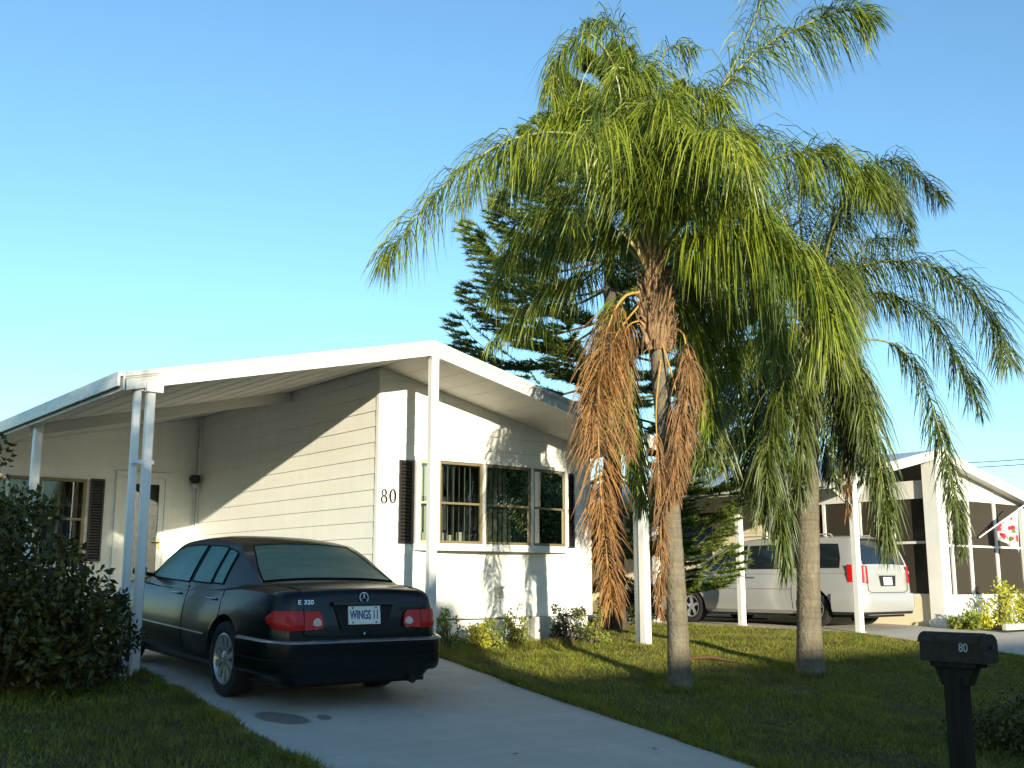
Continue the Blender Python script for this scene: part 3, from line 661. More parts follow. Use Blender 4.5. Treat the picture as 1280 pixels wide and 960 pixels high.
        sl=MB(); sl.tube(e,.006,5,cap=False); sl.build('window_seal',M_gap,q,local=True)
    # wheels
    for ay in (0,P['wb']):
        for sx in (-1,1):
            T = Matrix.Translation((sx*P['track']/2, ay, P['wr'])) @ (Matrix.Rotation(math.pi,4,'Z') if sx<0 else Matrix.Identity(4))
            r=P['wr']; rr=P['rim']
            t=MB(); t.lathe([(rr-.005,-.10),(rr+.02,-.112),(r-.03,-.115),(r-.008,-.10),(r,-.07),(r,.07),(r-.008,.095),(r-.03,.108),(rr+.02,.106),(rr-.005,.09)],T,40)
            wh=t.build('wheel',M_tyre,root,local=True,smooth=True)
            h=MB(); h.lathe([(rr+.002,.095),(rr-.012,.10),(rr-.022,.085),(rr-.03,.04)],T,40)
            ns=P['spokes']
            for s in range(ns):
                a=2*math.pi*s/ns; Ms=T@Matrix.Rotation(a,4,'X'); wd=P['spw']
                h.add([Ms@Vector(p) for p in [(.078,-wd*.55,.05),(.078,wd*.55,.05),(.088,wd,rr-.024),(.088,-wd,rr-.024),(.03,-wd*.55,.05),(.03,wd*.55,.05),(.03,wd,rr-.024),(.03,-wd,rr-.024)]],[(0,1,2,3),(1,5,6,2),(0,3,7,4)])
            h.lathe([(.066,.05),(.066,.082),(.03,.094),(0,.096)],T,20)
            h.build('rim',M_alloy,wh,local=True,smooth=True,sharp=25)
            h=MB(); h.lathe([(rr-.01,.03),(0,.03)],T,24); h.build('dark_backing',M_under,wh,local=True)  # dark disc behind the spokes, shade of the wheel gaps in its colour
    def line(name,pts,mtl,rad=.004,parent=root):
        l=MB(); l.tube(pts,rad,5); return l.build(name,mtl,parent,local=True)
    return root,X,XS,ZT,w,dk,line
def plan_path(w, yr, y_end, side, out=.0, n1=9, frac=.985, wr=None):
    """plan outline from rear centre line round the corner to y_end"""
    pts=[]; w0=w(yr)*frac
    for i in range(n1): pts.append((w0*i/n1, yr-out))
    for y in np.concatenate([np.linspace(yr,yr+.12,8),np.linspace(yr+.15,y_end,8)]): pts.append((w(y)*frac+out,y-out*max(0,1-(y-yr)/.12)))
    return [(side*x,y) for x,y in pts]

# ---- the dark sedan
fr = [(.86,0),(.94,.09),(.985,.30),(1.0,.50),(.985,.72),(.965,.88),(.93,1.0)]
SED = dict(w=[(-1.04,.70),(-1.02,.755),(-.98,.80),(-.92,.835),(-.78,.868),(-.4,.89),(.3,.90),(1.6,.90),(2.7,.895),(3.2,.86),(3.45,.78),(3.6,.64),(3.66,.5)],
  deck=[(-1.04,0.900),(-1.02,0.935),(-0.97,0.957),(-0.7,0.975),(-0.3,0.980),(0.2,0.945),(1,0.910),(2,0.895),(2.5,0.905),(2.8,0.885),(3.2,0.805),(3.5,0.705),(3.66,0.565)],
  zbot=.21, sect=fr, shear=.16, ys=[-1.04,-1.03,-1.02,-1.0,-.98,-.95,-.92,-.86,-.78,-.68]+[-.55+.15*i for i in range(28)]+[3.6,3.66],
  paint=M_navy, wb=2.833, track=1.55, wr=.322, arch=.372, rim=.218, spokes=10, spw=.029, seal=1,
  green=[(-.50,.71,.90,.71,.958,.972),(-.35,.745,.895,.71,1.005,1.035),(-.12,.78,.89,.695,1.10,1.135),(.12,.81,.88,.655,1.215,1.25),(.38,.83,.87,.615,1.305,1.345),(.7,.84,.865,.60,1.328,1.375),(1.2,.845,.855,.605,1.325,1.378),(1.6,.845,.855,.605,1.30,1.356),(1.85,.84,.855,.60,1.255,1.31),(2.2,.82,.865,.62,1.105,1.16),(2.55,.78,.875,.64,.945,.995),(2.75,.72,.875,.62,.90,.915)],
  gys=[-.50,-.45,-.4,-.35,-.27,-.2,-.1,0,.1,.2,.28,.35,.45,.55,.7,.9,1.1,1.3,1.5,1.6,1.7,1.8,1.88,1.97,2.08,2.2,2.35,2.5,2.62,2.75],
  sglass=M_cglass)
gz_ = pchip([g[0] for g in SED['green']],[g[4] for g in SED['green']])
SED['side_glass'] = [('quarter_window',.27,.49,lambda y:.95,lambda y:gz_(y)-.055),('side_window',.53,.98,lambda y:.945-.005*y,lambda y:gz_(y)-.05),('side_window',1.05,2.12,lambda y:.93,lambda y:gz_(y)-.05)]
SED['top_glass'] = [('rear_window',-.37,.26,lambda y:.97-.15*(y+.37)/.63,M_rglass),('windscreen',1.9,2.6,lambda y:.92,M_rglass)]
cu, cv = 4.94, 9.155
gr, gf = float(gz(cv))+.018, float(gz(cv+2.83))+.018
pit = math.atan2(gf-gr, 2.833)
CAR, X, XS, ZT, w, dk, line = vehicle('parked_car', (cu,cv,gr), (pit,0,R(-1)), 'dark navy sedan with dewy windows and white WINGS 11 plate under the carport', 'car', SED)
CAR.scale=(.94,.96,1)
def band(name, path, prof, m, parent, smooth=True):
    """sweep profile (out,z) along a plan path [(x,y)] outward from the car"""
    V=[]; n=len(prof); P=[Vector((x,y,0)) for x,y in path]
    for i,p in enumerate(P):
        t=(P[min(i+1,len(P)-1)]-P[max(i-1,0)]).normalized(); nrm=Vector((t.y,-t.x,0))
        if nrm.dot(Vector((p.x,p.y-.5,0)))<0: nrm=-nrm
        V+=[(p.x+nrm.x*o,p.y+nrm.y*o,z) for o,z in prof]
    Fs=[(i*n+j,i*n+(j+1)%n,(i+1)*n+(j+1)%n,(i+1)*n+j) for i in range(len(P)-1) for j in range(n)]+[tuple(range(n))[::-1],tuple(range((len(P)-1)*n,len(P)*n))]
    return rawmesh(name,V,Fs,m,parent,local=True,smooth=smooth,sharp=40 if smooth else None)
def bumper_path(w,yr,ye):
    r=plan_path(w,yr,ye,1); return [(-x,y) for x,y in r[::-1]]+r[1:]
bp = bumper_path(w,-1.04,-.40)
bmp = band('rear_bumper', bp, [(-.05,.27),(.04,.28),(.06,.31),(.066,.35),(.072,.50),(.07,.535),(.05,.553),(-.05,.556)], M_navy, CAR)
band('bumper_strip', bp, [(.045,.556),(.072,.538),(.075,.545),(.055,.561),(.03,.563)], M_chrome, bmp)
band('bumper_groove', bp, [(.066,.40),(.0715,.40),(.0715,.408),(.066,.408)], M_gap, bmp)
band('front_bumper', [(x,4.62-.98*y-1.02+.02 if 0 else 2.56-y) for x,y in bp], [(-.05,.20),(.03,.22),(.05,.30),(.05,.5),(.03,.55),(-.05,.56)], M_navy, CAR)
for sx in (-1,1):
    line('side_strip',[(sx*(X(y,.50)+.006),y,.50) for y in np.linspace(.44,2.36,14)],M_chrome,.009)
    for (y0,y1) in ((.30,.12),(1.02,1.02),(2.22,2.30)):
        zz=np.linspace(.30,.90,12); pts=[]
        for i,z in enumerate(zz):
            y = y0+(y1-y0)*i/11
            if y0==.30: y = .44-.34*math.sin(max(0,min(1,(z-.30)/.45))*math.pi/2)**.8 + .04
            pts.append((sx*(X(y,z)-.0005),y,z))
        line('door_gap',pts,M_gap,.0045)
    for y in (.36,1.28):
        h=MB(); z=.82; x=X(y,z); h.tube([(sx*(x+.0),y-.09,z),(sx*(x+.028),y-.075,z),(sx*(x+.03),y+.075,z),(sx*x,y+.09,z)],.012,6,flat=.8); h.build('door_handle',M_chrome,CAR,local=True,smooth=True)
    m=MB(); x=X(2.15,.87)
    m.tube([(sx*(x-.03),2.1,.945),(sx*(x+.05),2.1,.955),(sx*(x+.11),2.11,.98),(sx*(x+.17),2.12,.985),(sx*(x+.20),2.13,.98)],[.03,.035,.075,.075,.04],10,flat=.6); mi=m.build('wing_mirror',M_navy,CAR,local=True,smooth=True)
    m=MB(); m.box((sx*(x+.135)-.065,2.055,.94),(sx*(x+.135)+.065,2.062,1.025)); m.build('mirror_glass',M_cglass,mi,local=True)
    # taillights
    for (nm, s0, s1, mt) in (('taillight', None, None, M_red),):
        path=[]
        for x_ in np.linspace(.607,.70*.985,5)[:-1]: path.append((x_,-1.04))
        for y in np.concatenate([np.linspace(-1.04,-.92,8),np.linspace(-.905,-.82,8)]): path.append((w(y)*.985,y))
        V=[]; N_=len(path)
        for i,(x_,y_) in enumerate(path):
            t=i/(N_-1); zt=.795-.055*max(0,t-.55)/.45; zb_=.640+.055*max(0,t-.5)/.5
            nx,ny=(0,-1) if i<4 else ((1,-.0) if y_>-.9 else (math.sin((y_+1.04)/.14*1.57),-math.cos((y_+1.04)/.14*1.57)))
            for j in range(6):
                z=zb_+(zt-zb_)*j/5; o=.012 if 0<j<5 else .003; yo=max(0,z-.62)*.16*min(1,max(0,(-.6-y_)/.3))
                V.append((sx*(x_+nx*o),y_+yo+ny*o,z))
        tl=rawmesh('taillight',V,[(i*6+j,(i+1)*6+j,(i+1)*6+j+1,i*6+j+1) for i in range(N_-1) for j in range(5)],M_red,CAR,local=True,smooth=True)
        # inner light on the boot lid with a clear reversing lamp
        poly=[(.60,.792),(.46,.792),(.43,.765),(.41,.685),(.425,.655),(.60,.640)]
        q=MB(); q.prism([(sx*a,-1.04+(b-.62)*.16-.003,b) for a,b in poly],(0,-.010,0)); q.build('inner_lens',M_redd if 0 else M_red,tl,local=True)
        q=MB(); q.lathe([(0,-.003),(.042,-.0),(.05,.012),(.05,.02)],Matrix.Translation((sx*.475,-1.04+.07*.16-.014,.69))@Matrix.Rotation(R(90),4,'Z'),18); q.build('reversing_lens',M_clear,tl,local=True,smooth=True)
        q=MB(); q.tube([(sx*.604,-1.04+(z-.62)*.16-.012,z) for z in (.64,.72,.795)],.004,5); q.build('lens_gap',M_gap,tl,local=True)
# boot lid seams, plate recess, plate, emblem, badge
def RB(x,z,o=0): return Vector((x,-1.04+max(0,z-.62)*.16-o,z))
line('boot_gap',[RB(-.604,.64),RB(-.604,.61),RB(-.55,.59),RB(0,.585),RB(.55,.59),RB(.604,.61),RB(.604,.64)],M_gap,.0045)
for sx in (-1,1): line('boot_gap',[RB(sx*.604,.80,.001)]+[Vector((sx*(.61+.03*i/6), -1.03+.08*i, float(dk(-1.03+.08*i))+.002-.0)) for i in range(1,7)],M_gap,.0045)
q=MB(); q.prism([tuple(RB(a,b,.002)) for a,b in ((-.31,.84),(.31,.84),(.23,.635),(-.23,.635))],(0,.004,0)); q.build('plate_recess',M_under,CAR,local=True)
q=MB(); q.prism([tuple(RB(a,b,.004)) for a,b in ((-.33,.868),(.33,.868),(.32,.842),(-.32,.842))],(0,-.03,0)); q.build('plate_lamp_bar',M_navy,CAR,local=True)
q=MB(); q.prism([tuple(RB(a,b,.004)) for a,b in ((-.165,.83),(.165,.83),(.165,.68),(-.165,.68))],(0,-.008,0)); pl=q.build('number_plate',M_plate,CAR,local=True)
MP=Matrix.Translation(RB(0,.755,.014))@Matrix.Rotation(R(81),4,'X')
text('plate_lettering','WINGS 11',.082,MP@Matrix.Diagonal((.80,1.25,1,1)),M_pltxt,pl,.001,.002)
for a in (-.12,.12):
    for b in (.695,.815): q=MB(); q.lathe([(0,.004),(.008,.003),(.009,0)],Matrix.Translation(RB(a,b,.012))@Matrix.Rotation(R(-90),4,'Z'),8); q.build('plate_bolt',M_under,pl,local=True)
for (t_,x_) in (('E',-.645),('320',-.555)): text('badge',t_,.062,Matrix.Translation(RB(x_,.865,.006))@Matrix.Rotation(R(81),4,'X')@Matrix.Diagonal((1.05,.8,1,1)),M_chrome,CAR,.003,.002)
q=MB(); c=RB(0,.90,.010); M_=Matrix.Translation(c)@Matrix.Rotation(R(-9),4,'X')
q.tube([M_@Vector((.042*math.cos(a),0,.042*math.sin(a))) for a in np.linspace(0,2*math.pi,25)],.0045,6,cap=False)
for a in (90,210,330): q.tube([M_@Vector((0,-.004,0)),M_@Vector((.042*math.cos(R(a)),0,.042*math.sin(R(a))))],[.008,.003],5)
q.build('emblem',M_chrome,CAR,local=True,smooth=True)
q=MB(); q.lathe([(0,.008),(.012,.006),(.014,0)],Matrix.Translation(RB(.0,.60,.0))@Matrix.Rotation(R(-90),4,'Z'),10); q.build('boot_lock',M_chrome,CAR,local=True)
q=MB(); q.tube([(.52,-.42,.22),(.52,-1.0,.21),(.52,-1.08,.20)],.032,10); q.build('exhaust',M_under,CAR,local=True)
q=MB(); q.box((-.74,-.92,.17),(.74,3.3,.24)); q.build('underbody',M_under,CAR,local=True)

# ---- the silver minivan
VAN = dict(w=[(-1.08,.78),(-1.05,.86),(-.98,.925),(-.85,.955),(-.4,.975),(1.5,.98),(3.0,.965),(3.5,.93),(3.8,.82),(3.98,.62)],
  deck=[(-1.08,1.12),(-1.0,1.12),(-.5,1.11),(1,1.08),(2.6,1.05),(3.0,1.04),(3.4,.98),(3.8,.86),(3.98,.7)],
  zbot=.24, sect=fr, shear=.06, ys=[-1.08,-1.07,-1.05,-1.02,-.98,-.92,-.85,-.7]+[-.5+.2*i for i in range(22)]+[3.86,3.94,3.98],
  paint=M_silver, wb=3.08, track=1.68, wr=.345, arch=.40, rim=.225, spokes=5, spw=.034,
  green=[(-1.03,.88,1.02,.84,1.10,1.11),(-.98,.90,1.02,.82,1.25,1.28),(-.86,.92,1.02,.79,1.52,1.56),(-.74,.93,1.02,.765,1.66,1.71),(-.5,.93,1.02,.75,1.705,1.755),(.2,.93,1.02,.75,1.72,1.775),(1.4,.93,1.02,.74,1.71,1.77),(2.0,.92,1.02,.72,1.66,1.72),(2.3,.91,1.0,.70,1.58,1.63),(2.8,.88,.98,.70,1.32,1.37),(3.2,.84,.95,.70,1.08,1.12),(3.4,.80,.93,.70,.99,1.01)],
  gys=[-1.03,-1.0,-.98,-.92,-.86,-.8,-.74,-.65,-.5,-.3,0,.3,.6,1,1.4,1.7,2.0,2.15,2.3,2.45,2.6,2.8,3.0,3.2,3.4], sglass=M_vglass)
gz2 = pchip([g[0] for g in VAN['green']],[g[4] for g in VAN['green']])
VAN['side_glass'] = [('side_window',-.60,.42,lambda y:1.13,lambda y:min(gz2(y)-.12, 1.13+(y+.64)*4.5)),('side_window',.50,1.55,lambda y:1.12,lambda y:gz2(y)-.12),('side_window',1.63,2.75,lambda y:1.09,lambda y:gz2(y)-.10)]
VAN['top_glass'] = [('rear_window',-1.005,-.77,lambda y:.90,M_vglass),('windscreen',2.15,3.3,lambda y:.92,M_vglass)]
vx, vy = 17.82, 12.3
VR, X2, XS2, ZT2, w2, dk2, line2 = vehicle('parked_minivan', (vx,vy,zg+.018), (0,0,R(2)), 'silver minivan with tall red rear lights and tinted windows parked beneath the neighbouring carport', 'minivan', VAN)
VR.scale=(.94,.94,.94)
bp2 = bumper_path(w2,-1.08,-.45)
band('rear_bumper', bp2, [(-.05,.30),(.03,.30),(.06,.36),(.07,.46),(.07,.60),(.05,.64),(-.05,.65)], M_silver, VR)
band('bumper_valance', bp2, [(-.05,.24),(.02,.25),(.03,.30),(-.05,.302)], M_under, VR)
band('front_bumper', [(x,2.92-y) for x,y in bp2], [(-.05,.24),(.02,.26),(.05,.34),(.05,.6),(.03,.66),(-.05,.67)], M_silver, VR)
for sx in (-1,1):
    V=[]; pth=[(x_,-1.08) for x_ in (.70,.735,.765)]+[(w2(y)*.98,y) for y in np.concatenate([np.linspace(-1.08,-.96,7),np.linspace(-.92,-.80,3)])]
    for i,(x_,y_) in enumerate(pth):
        t=i/(len(pth)-1)
        for j in range(6):
            z=.83+(1.16-.83)*j/5+.03*t; V.append((sx*(x_+.012*t),y_+max(0,z-.62)*.06*min(1,max(0,(-.6-y_)/.3))-.014*(1-t),z))
    tl=rawmesh('taillight',V,[(i*6+j,(i+1)*6+j,(i+1)*6+j+1,i*6+j+1) for i in range(len(pth)-1) for j in range(5)],M_red,VR,local=True,smooth=True)
    line2('roof_rail',[(sx*.70,-.35,1.735),(sx*.70,-.3,1.785),(sx*.695,1.75,1.785),(sx*.695,1.85,1.74)],M_silver,.016)
    for y0 in (.47,1.60,2.70): line2('door_gap',[(sx*(X2(y0,z)-.0005),y0,z) for z in np.linspace(.34,1.06,8)],M_gap,.006)
    line2('door_gap',[(sx*(X2(y,.72)+.001),y,.72) for y in np.linspace(.47,2.66,8)],M_gap,.004)
    for y0 in (1.44,1.75):
        h=MB(); x=X2(y0,.95); h.tube([(sx*x,y0-.09,.95),(sx*(x+.03),y0-.07,.95),(sx*(x+.03),y0+.07,.95),(sx*x,y0+.09,.95)],.014,6); h.build('door_handle',M_chrome,VR,local=True)
    m=MB(); x=X2(2.75,1.05); m.tube([(sx*(x-.08),2.72,1.08),(sx*(x+.02),2.72,1.10),(sx*(x+.10),2.72,1.14),(sx*(x+.22),2.74,1.14)],[.03,.04,.09,.06],10,flat=.6); m.build('wing_mirror',M_silver,VR,local=True,smooth=True)
def RV(x,z,o=0): return Vector((x,-1.08+max(0,z-.62)*.06-o,z))
q=MB(); q.prism([tuple(RV(a,b,.002)) for a,b in ((-.30,.98),(.30,.98),(.26,.78),(-.26,.78))],(0,-.004,0)); q.build('plate_recess',M_under,VR,local=True)
q=MB(); q.prism([tuple(RV(a,b,.007)) for a,b in ((-.155,.95),(.155,.95),(.155,.80),(-.155,.80))],(0,-.004,0)); q.build('number_plate',M_plate,VR,local=True)
q=MB(); q.prism([tuple(RV(a,b,.002)) for a,b in ((-.36,1.03),(.36,1.03),(.36,.995),(-.36,.995))],(0,-.02,0)); q.build('tailgate_bar',M_silver,VR,local=True)
line2('tailgate_gap',[RV(-.72,1.1),RV(-.71,.70),RV(-.6,.66),RV(.6,.66),RV(.71,.70),RV(.72,1.1)],M_gap,.006)
q=MB(); q.box((-.80,-.92,.19),(.80,3.6,.26)); q.build('underbody',M_under,VR,local=True)

# ------------------------------------------------------------ mailbox
md = 7.75
mc = PD(1195,792,md); mg = float(gz(mc.y))
MBX = empty('mailbox', (mc.x,mc.y,mg), 'dark metal mailbox with pale number 80 on a thick post beside the street', 'mailbox')
top = mc.z
def mbox():
    L,W,H = .47,.17,.19; r=W/2; z0m = top-H; 
    b = MB(); prof=[(-r,z0m),(r,z0m)]+[(r*math.cos(a),top-.065+.065*math.sin(a)) for a in np.linspace(0,math.pi,12)]
    b.prism([(mc.x+a,mc.y-L/2+.02,z) for a,z in prof],(0,L-.02,0)); body=b.build('box',M_mailbox,MBX)
    b = MB(); prof2=[(a*1.07,z0m+(z-z0m)*1.04) for a,z in prof]; b.prism([(mc.x+a,mc.y-L/2-.012,z-.002) for a,z in prof2],(0,.035,0)); dr=b.build('door',M_mailbox,body)
    b = MB(); pr=[(r*1.09*math.cos(a),top-.062+.072*math.sin(a)) for a in np.linspace(0,math.pi,12)]
    b.prism([(mc.x+a,mc.y-L/2+.03,z) for a,z in pr],(0,L-.02,0)); b.build('lid',M_mailbox,body)
    b = MB(); b.box((mc.x-.02,mc.y-L/2-.03,top-.09),(mc.x+.02,mc.y-L/2-.012,top-.075)); b.build('handle',M_black,dr)
    b = MB(); cyy=mc.y-L/2+.14; zz=z0m+.10
    b.box((mc.x-r-.005,cyy-.055,zz-.035),(mc.x-r-.001,cyy+.055,zz+.035)); b.build('number_panel',M_mailbox,body)
    t = text('number','80',.085,Matrix.Translation(Vector((mc.x-r-.006,cyy,zz))-ORG[MBX])@Matrix.Rotation(R(-90),4,'Z')@Matrix.Rotation(R(90),4,'X')@Matrix.Diagonal((.8,1,1,1)),M_alloy,body,.001,.001)
    p = MB(); w_=.062; p.box((mc.x-w_,mc.y-w_+.02,mg-.05),(mc.x+w_,mc.y+w_+.02,z0m-.10)); p.build('post',M_post_dark,MBX)
    p = MB(); p.box((mc.x-.075,mc.y-.17,z0m-.035),(mc.x+.075,mc.y+.17,z0m-.002))
    p.prism([(mc.x-.05,mc.y-.14,z0m-.036),(mc.x-.05,mc.y+.15,z0m-.036),(mc.x-.05,mc.y+.10,z0m-.16),(mc.x-.05,mc.y-.08,z0m-.16)],(.10,0,0)); p.build('bracket',M_post_dark,MBX)
mbox()

# ------------------------------------------------------------ foliage builders
def unit(a): return a/np.maximum(1e-9,np.linalg.norm(a,axis=1,keepdims=True))
def leaflets(C, T, n, L, w, t0, fwd, plume, grav, segs=4, lprof=None, seed=0, sidescale=1.0, plsd=.45):
    """C centre-line (m,3), T tangents. returns verts, faces"""
    r = np.random.default_rng(seed); m=len(C)
    t = np.sort(r.uniform(0,1,n))**.92*(1-t0)+t0
    idx = np.clip((t*(m-1)).astype(int),0,m-2); fr_=(t*(m-1)-idx)[:,None]
    p = C[idx]*(1-fr_)+C[idx+1]*fr_; tan = unit(T[idx])
    up = np.array([0,0,1.0]); S = np.cross(tan, up); bad = np.linalg.norm(S,axis=1)<.25
    Sh = unit(np.where(bad[:,None], np.cross(tan, np.array([.6,.8,0.])), S)); N = np.cross(Sh, tan)
    side = np.where(r.random(n)<.5,-1,1)[:,None]; ph = r.normal(plume,plsd,n)[:,None]
    d = side*Sh*np.cos(ph)*sidescale + N*np.sin(ph) + tan*(fwd+r.normal(0,.15,n)[:,None])
    d = unit(d + r.normal(0,.08 if plsd<.5 else .16,(n,3)))
    tt=(t-t0)/(1-t0)
    ln = L*r.uniform(.9,1.1)*(np.interp(tt,[0,.12,.35,.7,.9,1],[.55,.85,1.0,.85,.55,.35]) if lprof is None else np.interp(tt,*lprof))*r.uniform(.6,1.15,n)
    g = grav*r.uniform(.6,1.35,n)
    pts=[p]; dd=d
    for k in range(segs):
        dd = unit(d + np.array([0,0,-1.0])*(g*2.3*min(1,((k+.35)/segs)*1.7))[:,None] + r.normal(0,.04,(n,3)))
        pts.append(pts[-1]+dd*(ln/segs)[:,None])
    W = unit(np.cross(dd, unit(N+r.normal(0,.6,(n,3)))))
    ws=[.7,1,.9,.6,.12] if segs==4 else [.8,1,.7,.12]
    V=np.zeros((n,2*(segs+1),3))
    for k in range(segs+1):
        V[:,2*k]=pts[k]-W*w*ws[k]*.5; V[:,2*k+1]=pts[k]+W*w*ws[k]*.5
    base=(np.arange(n)*2*(segs+1))[:,None]; Fs=np.concatenate([base+np.array([2*k,2*k+1,2*k+3,2*k+2]) for k in range(segs)])
    return V.reshape(-1,3), Fs
SEED=[0]
def frond(parent, ctrl, n=230, L=.72, w=.026, t0=.16, fwd=.55, plume=.15, grav=.9, m=None, rm=None, name='frond', r0=.028, sidescale=1.0, lprof=None):
    m = m or M_palm; rm = rm or M_rach; SEED[0]+=1
    if name=='frond': n=int(n*1.95); w*=.46; L*=1.14
    C = spline(ctrl, 60); T = np.gradient(C,axis=0)
    mb = MB(); k=22; idx=np.linspace(0,59,k).astype(int)
    mb.tube([C[i] for i in idx],[r0*(1-.88*(j/(k-1))**.8) for j in range(k)],6,flat=.7)
    V,Fc = leaflets(C,T,n,L,w,t0,fwd,plume,grav,seed=SEED[0],lprof=lprof,sidescale=sidescale,plsd=.75 if name=='frond' else .6)
    V1=np.array(mb.v); quads=np.array([f for f in mb.f if len(f)==4]); 
    Vall=np.vstack([V1,V]); Fall=np.vstack([quads,Fc+len(V1)])
    fm=[0]*len(quads)+[1]*len(Fc)
    return rawmesh(name,Vall,Fall,[rm,m],parent,fm=fm,smooth=False)

def palm(base_px, trunk, r_base, r_top, label, green, dead, zdepth, leafmat, swollen=1.25):
    g = PG(*base_px); d0 = zdepth
    root = empty('palm_tree', g, label, 'palm tree', 'palm trees on the lawn')
    pts=[g-Vector((0,0,.05))]+[PD(px,py,d0) for px,py in trunk]
    C=spline(pts,60); t=MB(); rad=[]
    for i in range(60):
        s=i/59; r = r_base*(1-s)+r_top*s + r_base*(swollen-1)*math.exp(-s*16) 
        r *= 1+.015*((i%3)-1); rad.append(r)
    t.tube([Vector(p) for p in C],rad,18); t.build('trunk',M_trunk,root,smooth=True,sharp=60)
    return root, d0
D1 = 11.75; g1 = PG(850,863)
r_,f_ = ray(850,863); print('palm1', g1, 'depth', g1.x*sy_+g1.y*cy_)
D1 = g1.x*sy_+g1.y*cy_; g2 = PG(1013,845); D2 = g2.x*sy_+g2.y*cy_; print('palm2', g2, D2)
PA,_ = palm((850,863),[(846,760),(840,660),(833,560),(825,470),(822,420)],.112,.088,'palm with large orange dead fronds hanging in front of the white house corner',[],[],D1,M_palm,1.3)
def boots(root, D, cx, y0, y1, spikes, r=.13):
    b=MB(); C=[PD(cx[0]+(cx[1]-cx[0])*t, y0+(y1-y0)*t, D) for t in np.linspace(0,1,14)]
    b.tube(C,[r*((min(1.12,.72+.2*i)-.5*i/13)+.08*random.uniform(-1,1)) for i in range(14)],14)
    for i in range(spikes):
        t=random.uniform(.0,.95); c=C[int(t*13)]; a=random.uniform(0,2*math.pi); rr=r*random.uniform(.9,1.05)*(1.05-.45*t); o=Vector((math.cos(a),math.sin(a),0))
        l=random.uniform(.12,.34); bend=random.uniform(-.1,.9)
        b.tube([c+o*rr*.7,c+o*(rr+.03)+Vector((0,0,l*.4)),c+o*(rr+.06+l*.35*bend)+Vector((0,0,l*(1-.5*bend)))],[.045,.032,.008],5,flat=.5)
        if random.random()<.6:   # hanging fibres
            b.tube([c+o*rr,c+o*(rr+.07)+Vector((0,0,-.05)),c+o*(rr+.09)+Vector((0,0,-random.uniform(.15,.4)))],[.008,.006,.002],4)
    b.build('leaf_bases',M_boot,root,smooth=True)
boots(PA,D1,(821,816),438,315,90,.15)
M_pet = mat('pale_petiole', (.42,.33,.13), .6, noise=((20,20,3), (.25,.17,.06), .7))
for (x_,y_,dz_) in ((770,245,-.25),(790,232,-.3),(806,222,-.32),(826,228,-.32),(846,245,-.28),(866,262,-.2),(778,290,-.35),(852,300,-.33)):
    q=MB(); q.tube([PD(816,350,D1-.08),PD((816+x_)/2,(335+y_)/2,D1+dz_*.6),PD(x_,y_,D1+dz_)],[.035,.026,.014],8,flat=.6); q.build('leaf_stalk',M_pet,PA,smooth=True)
s=MB(); s.tube([PD(817,345,D1),PD(815,300,D1),PD(813,262,D1),PD(812,230,D1)],[.10,.085,.06,.03],12); s.build('crown_shaft',mat('young_leaf_base',(.24,.2,.07),.6,noise=((16,16,2),(.16,.1,.04),.7)),PA,smooth=True)
def FR(root,D,lst,**kw):
    for it in lst:
        pts,opt=it if isinstance(it,tuple) else (it,{})
        k=dict(kw); k.update(opt); frond(root,[PD(a,b,D+c) for a,b,c in pts],**k)
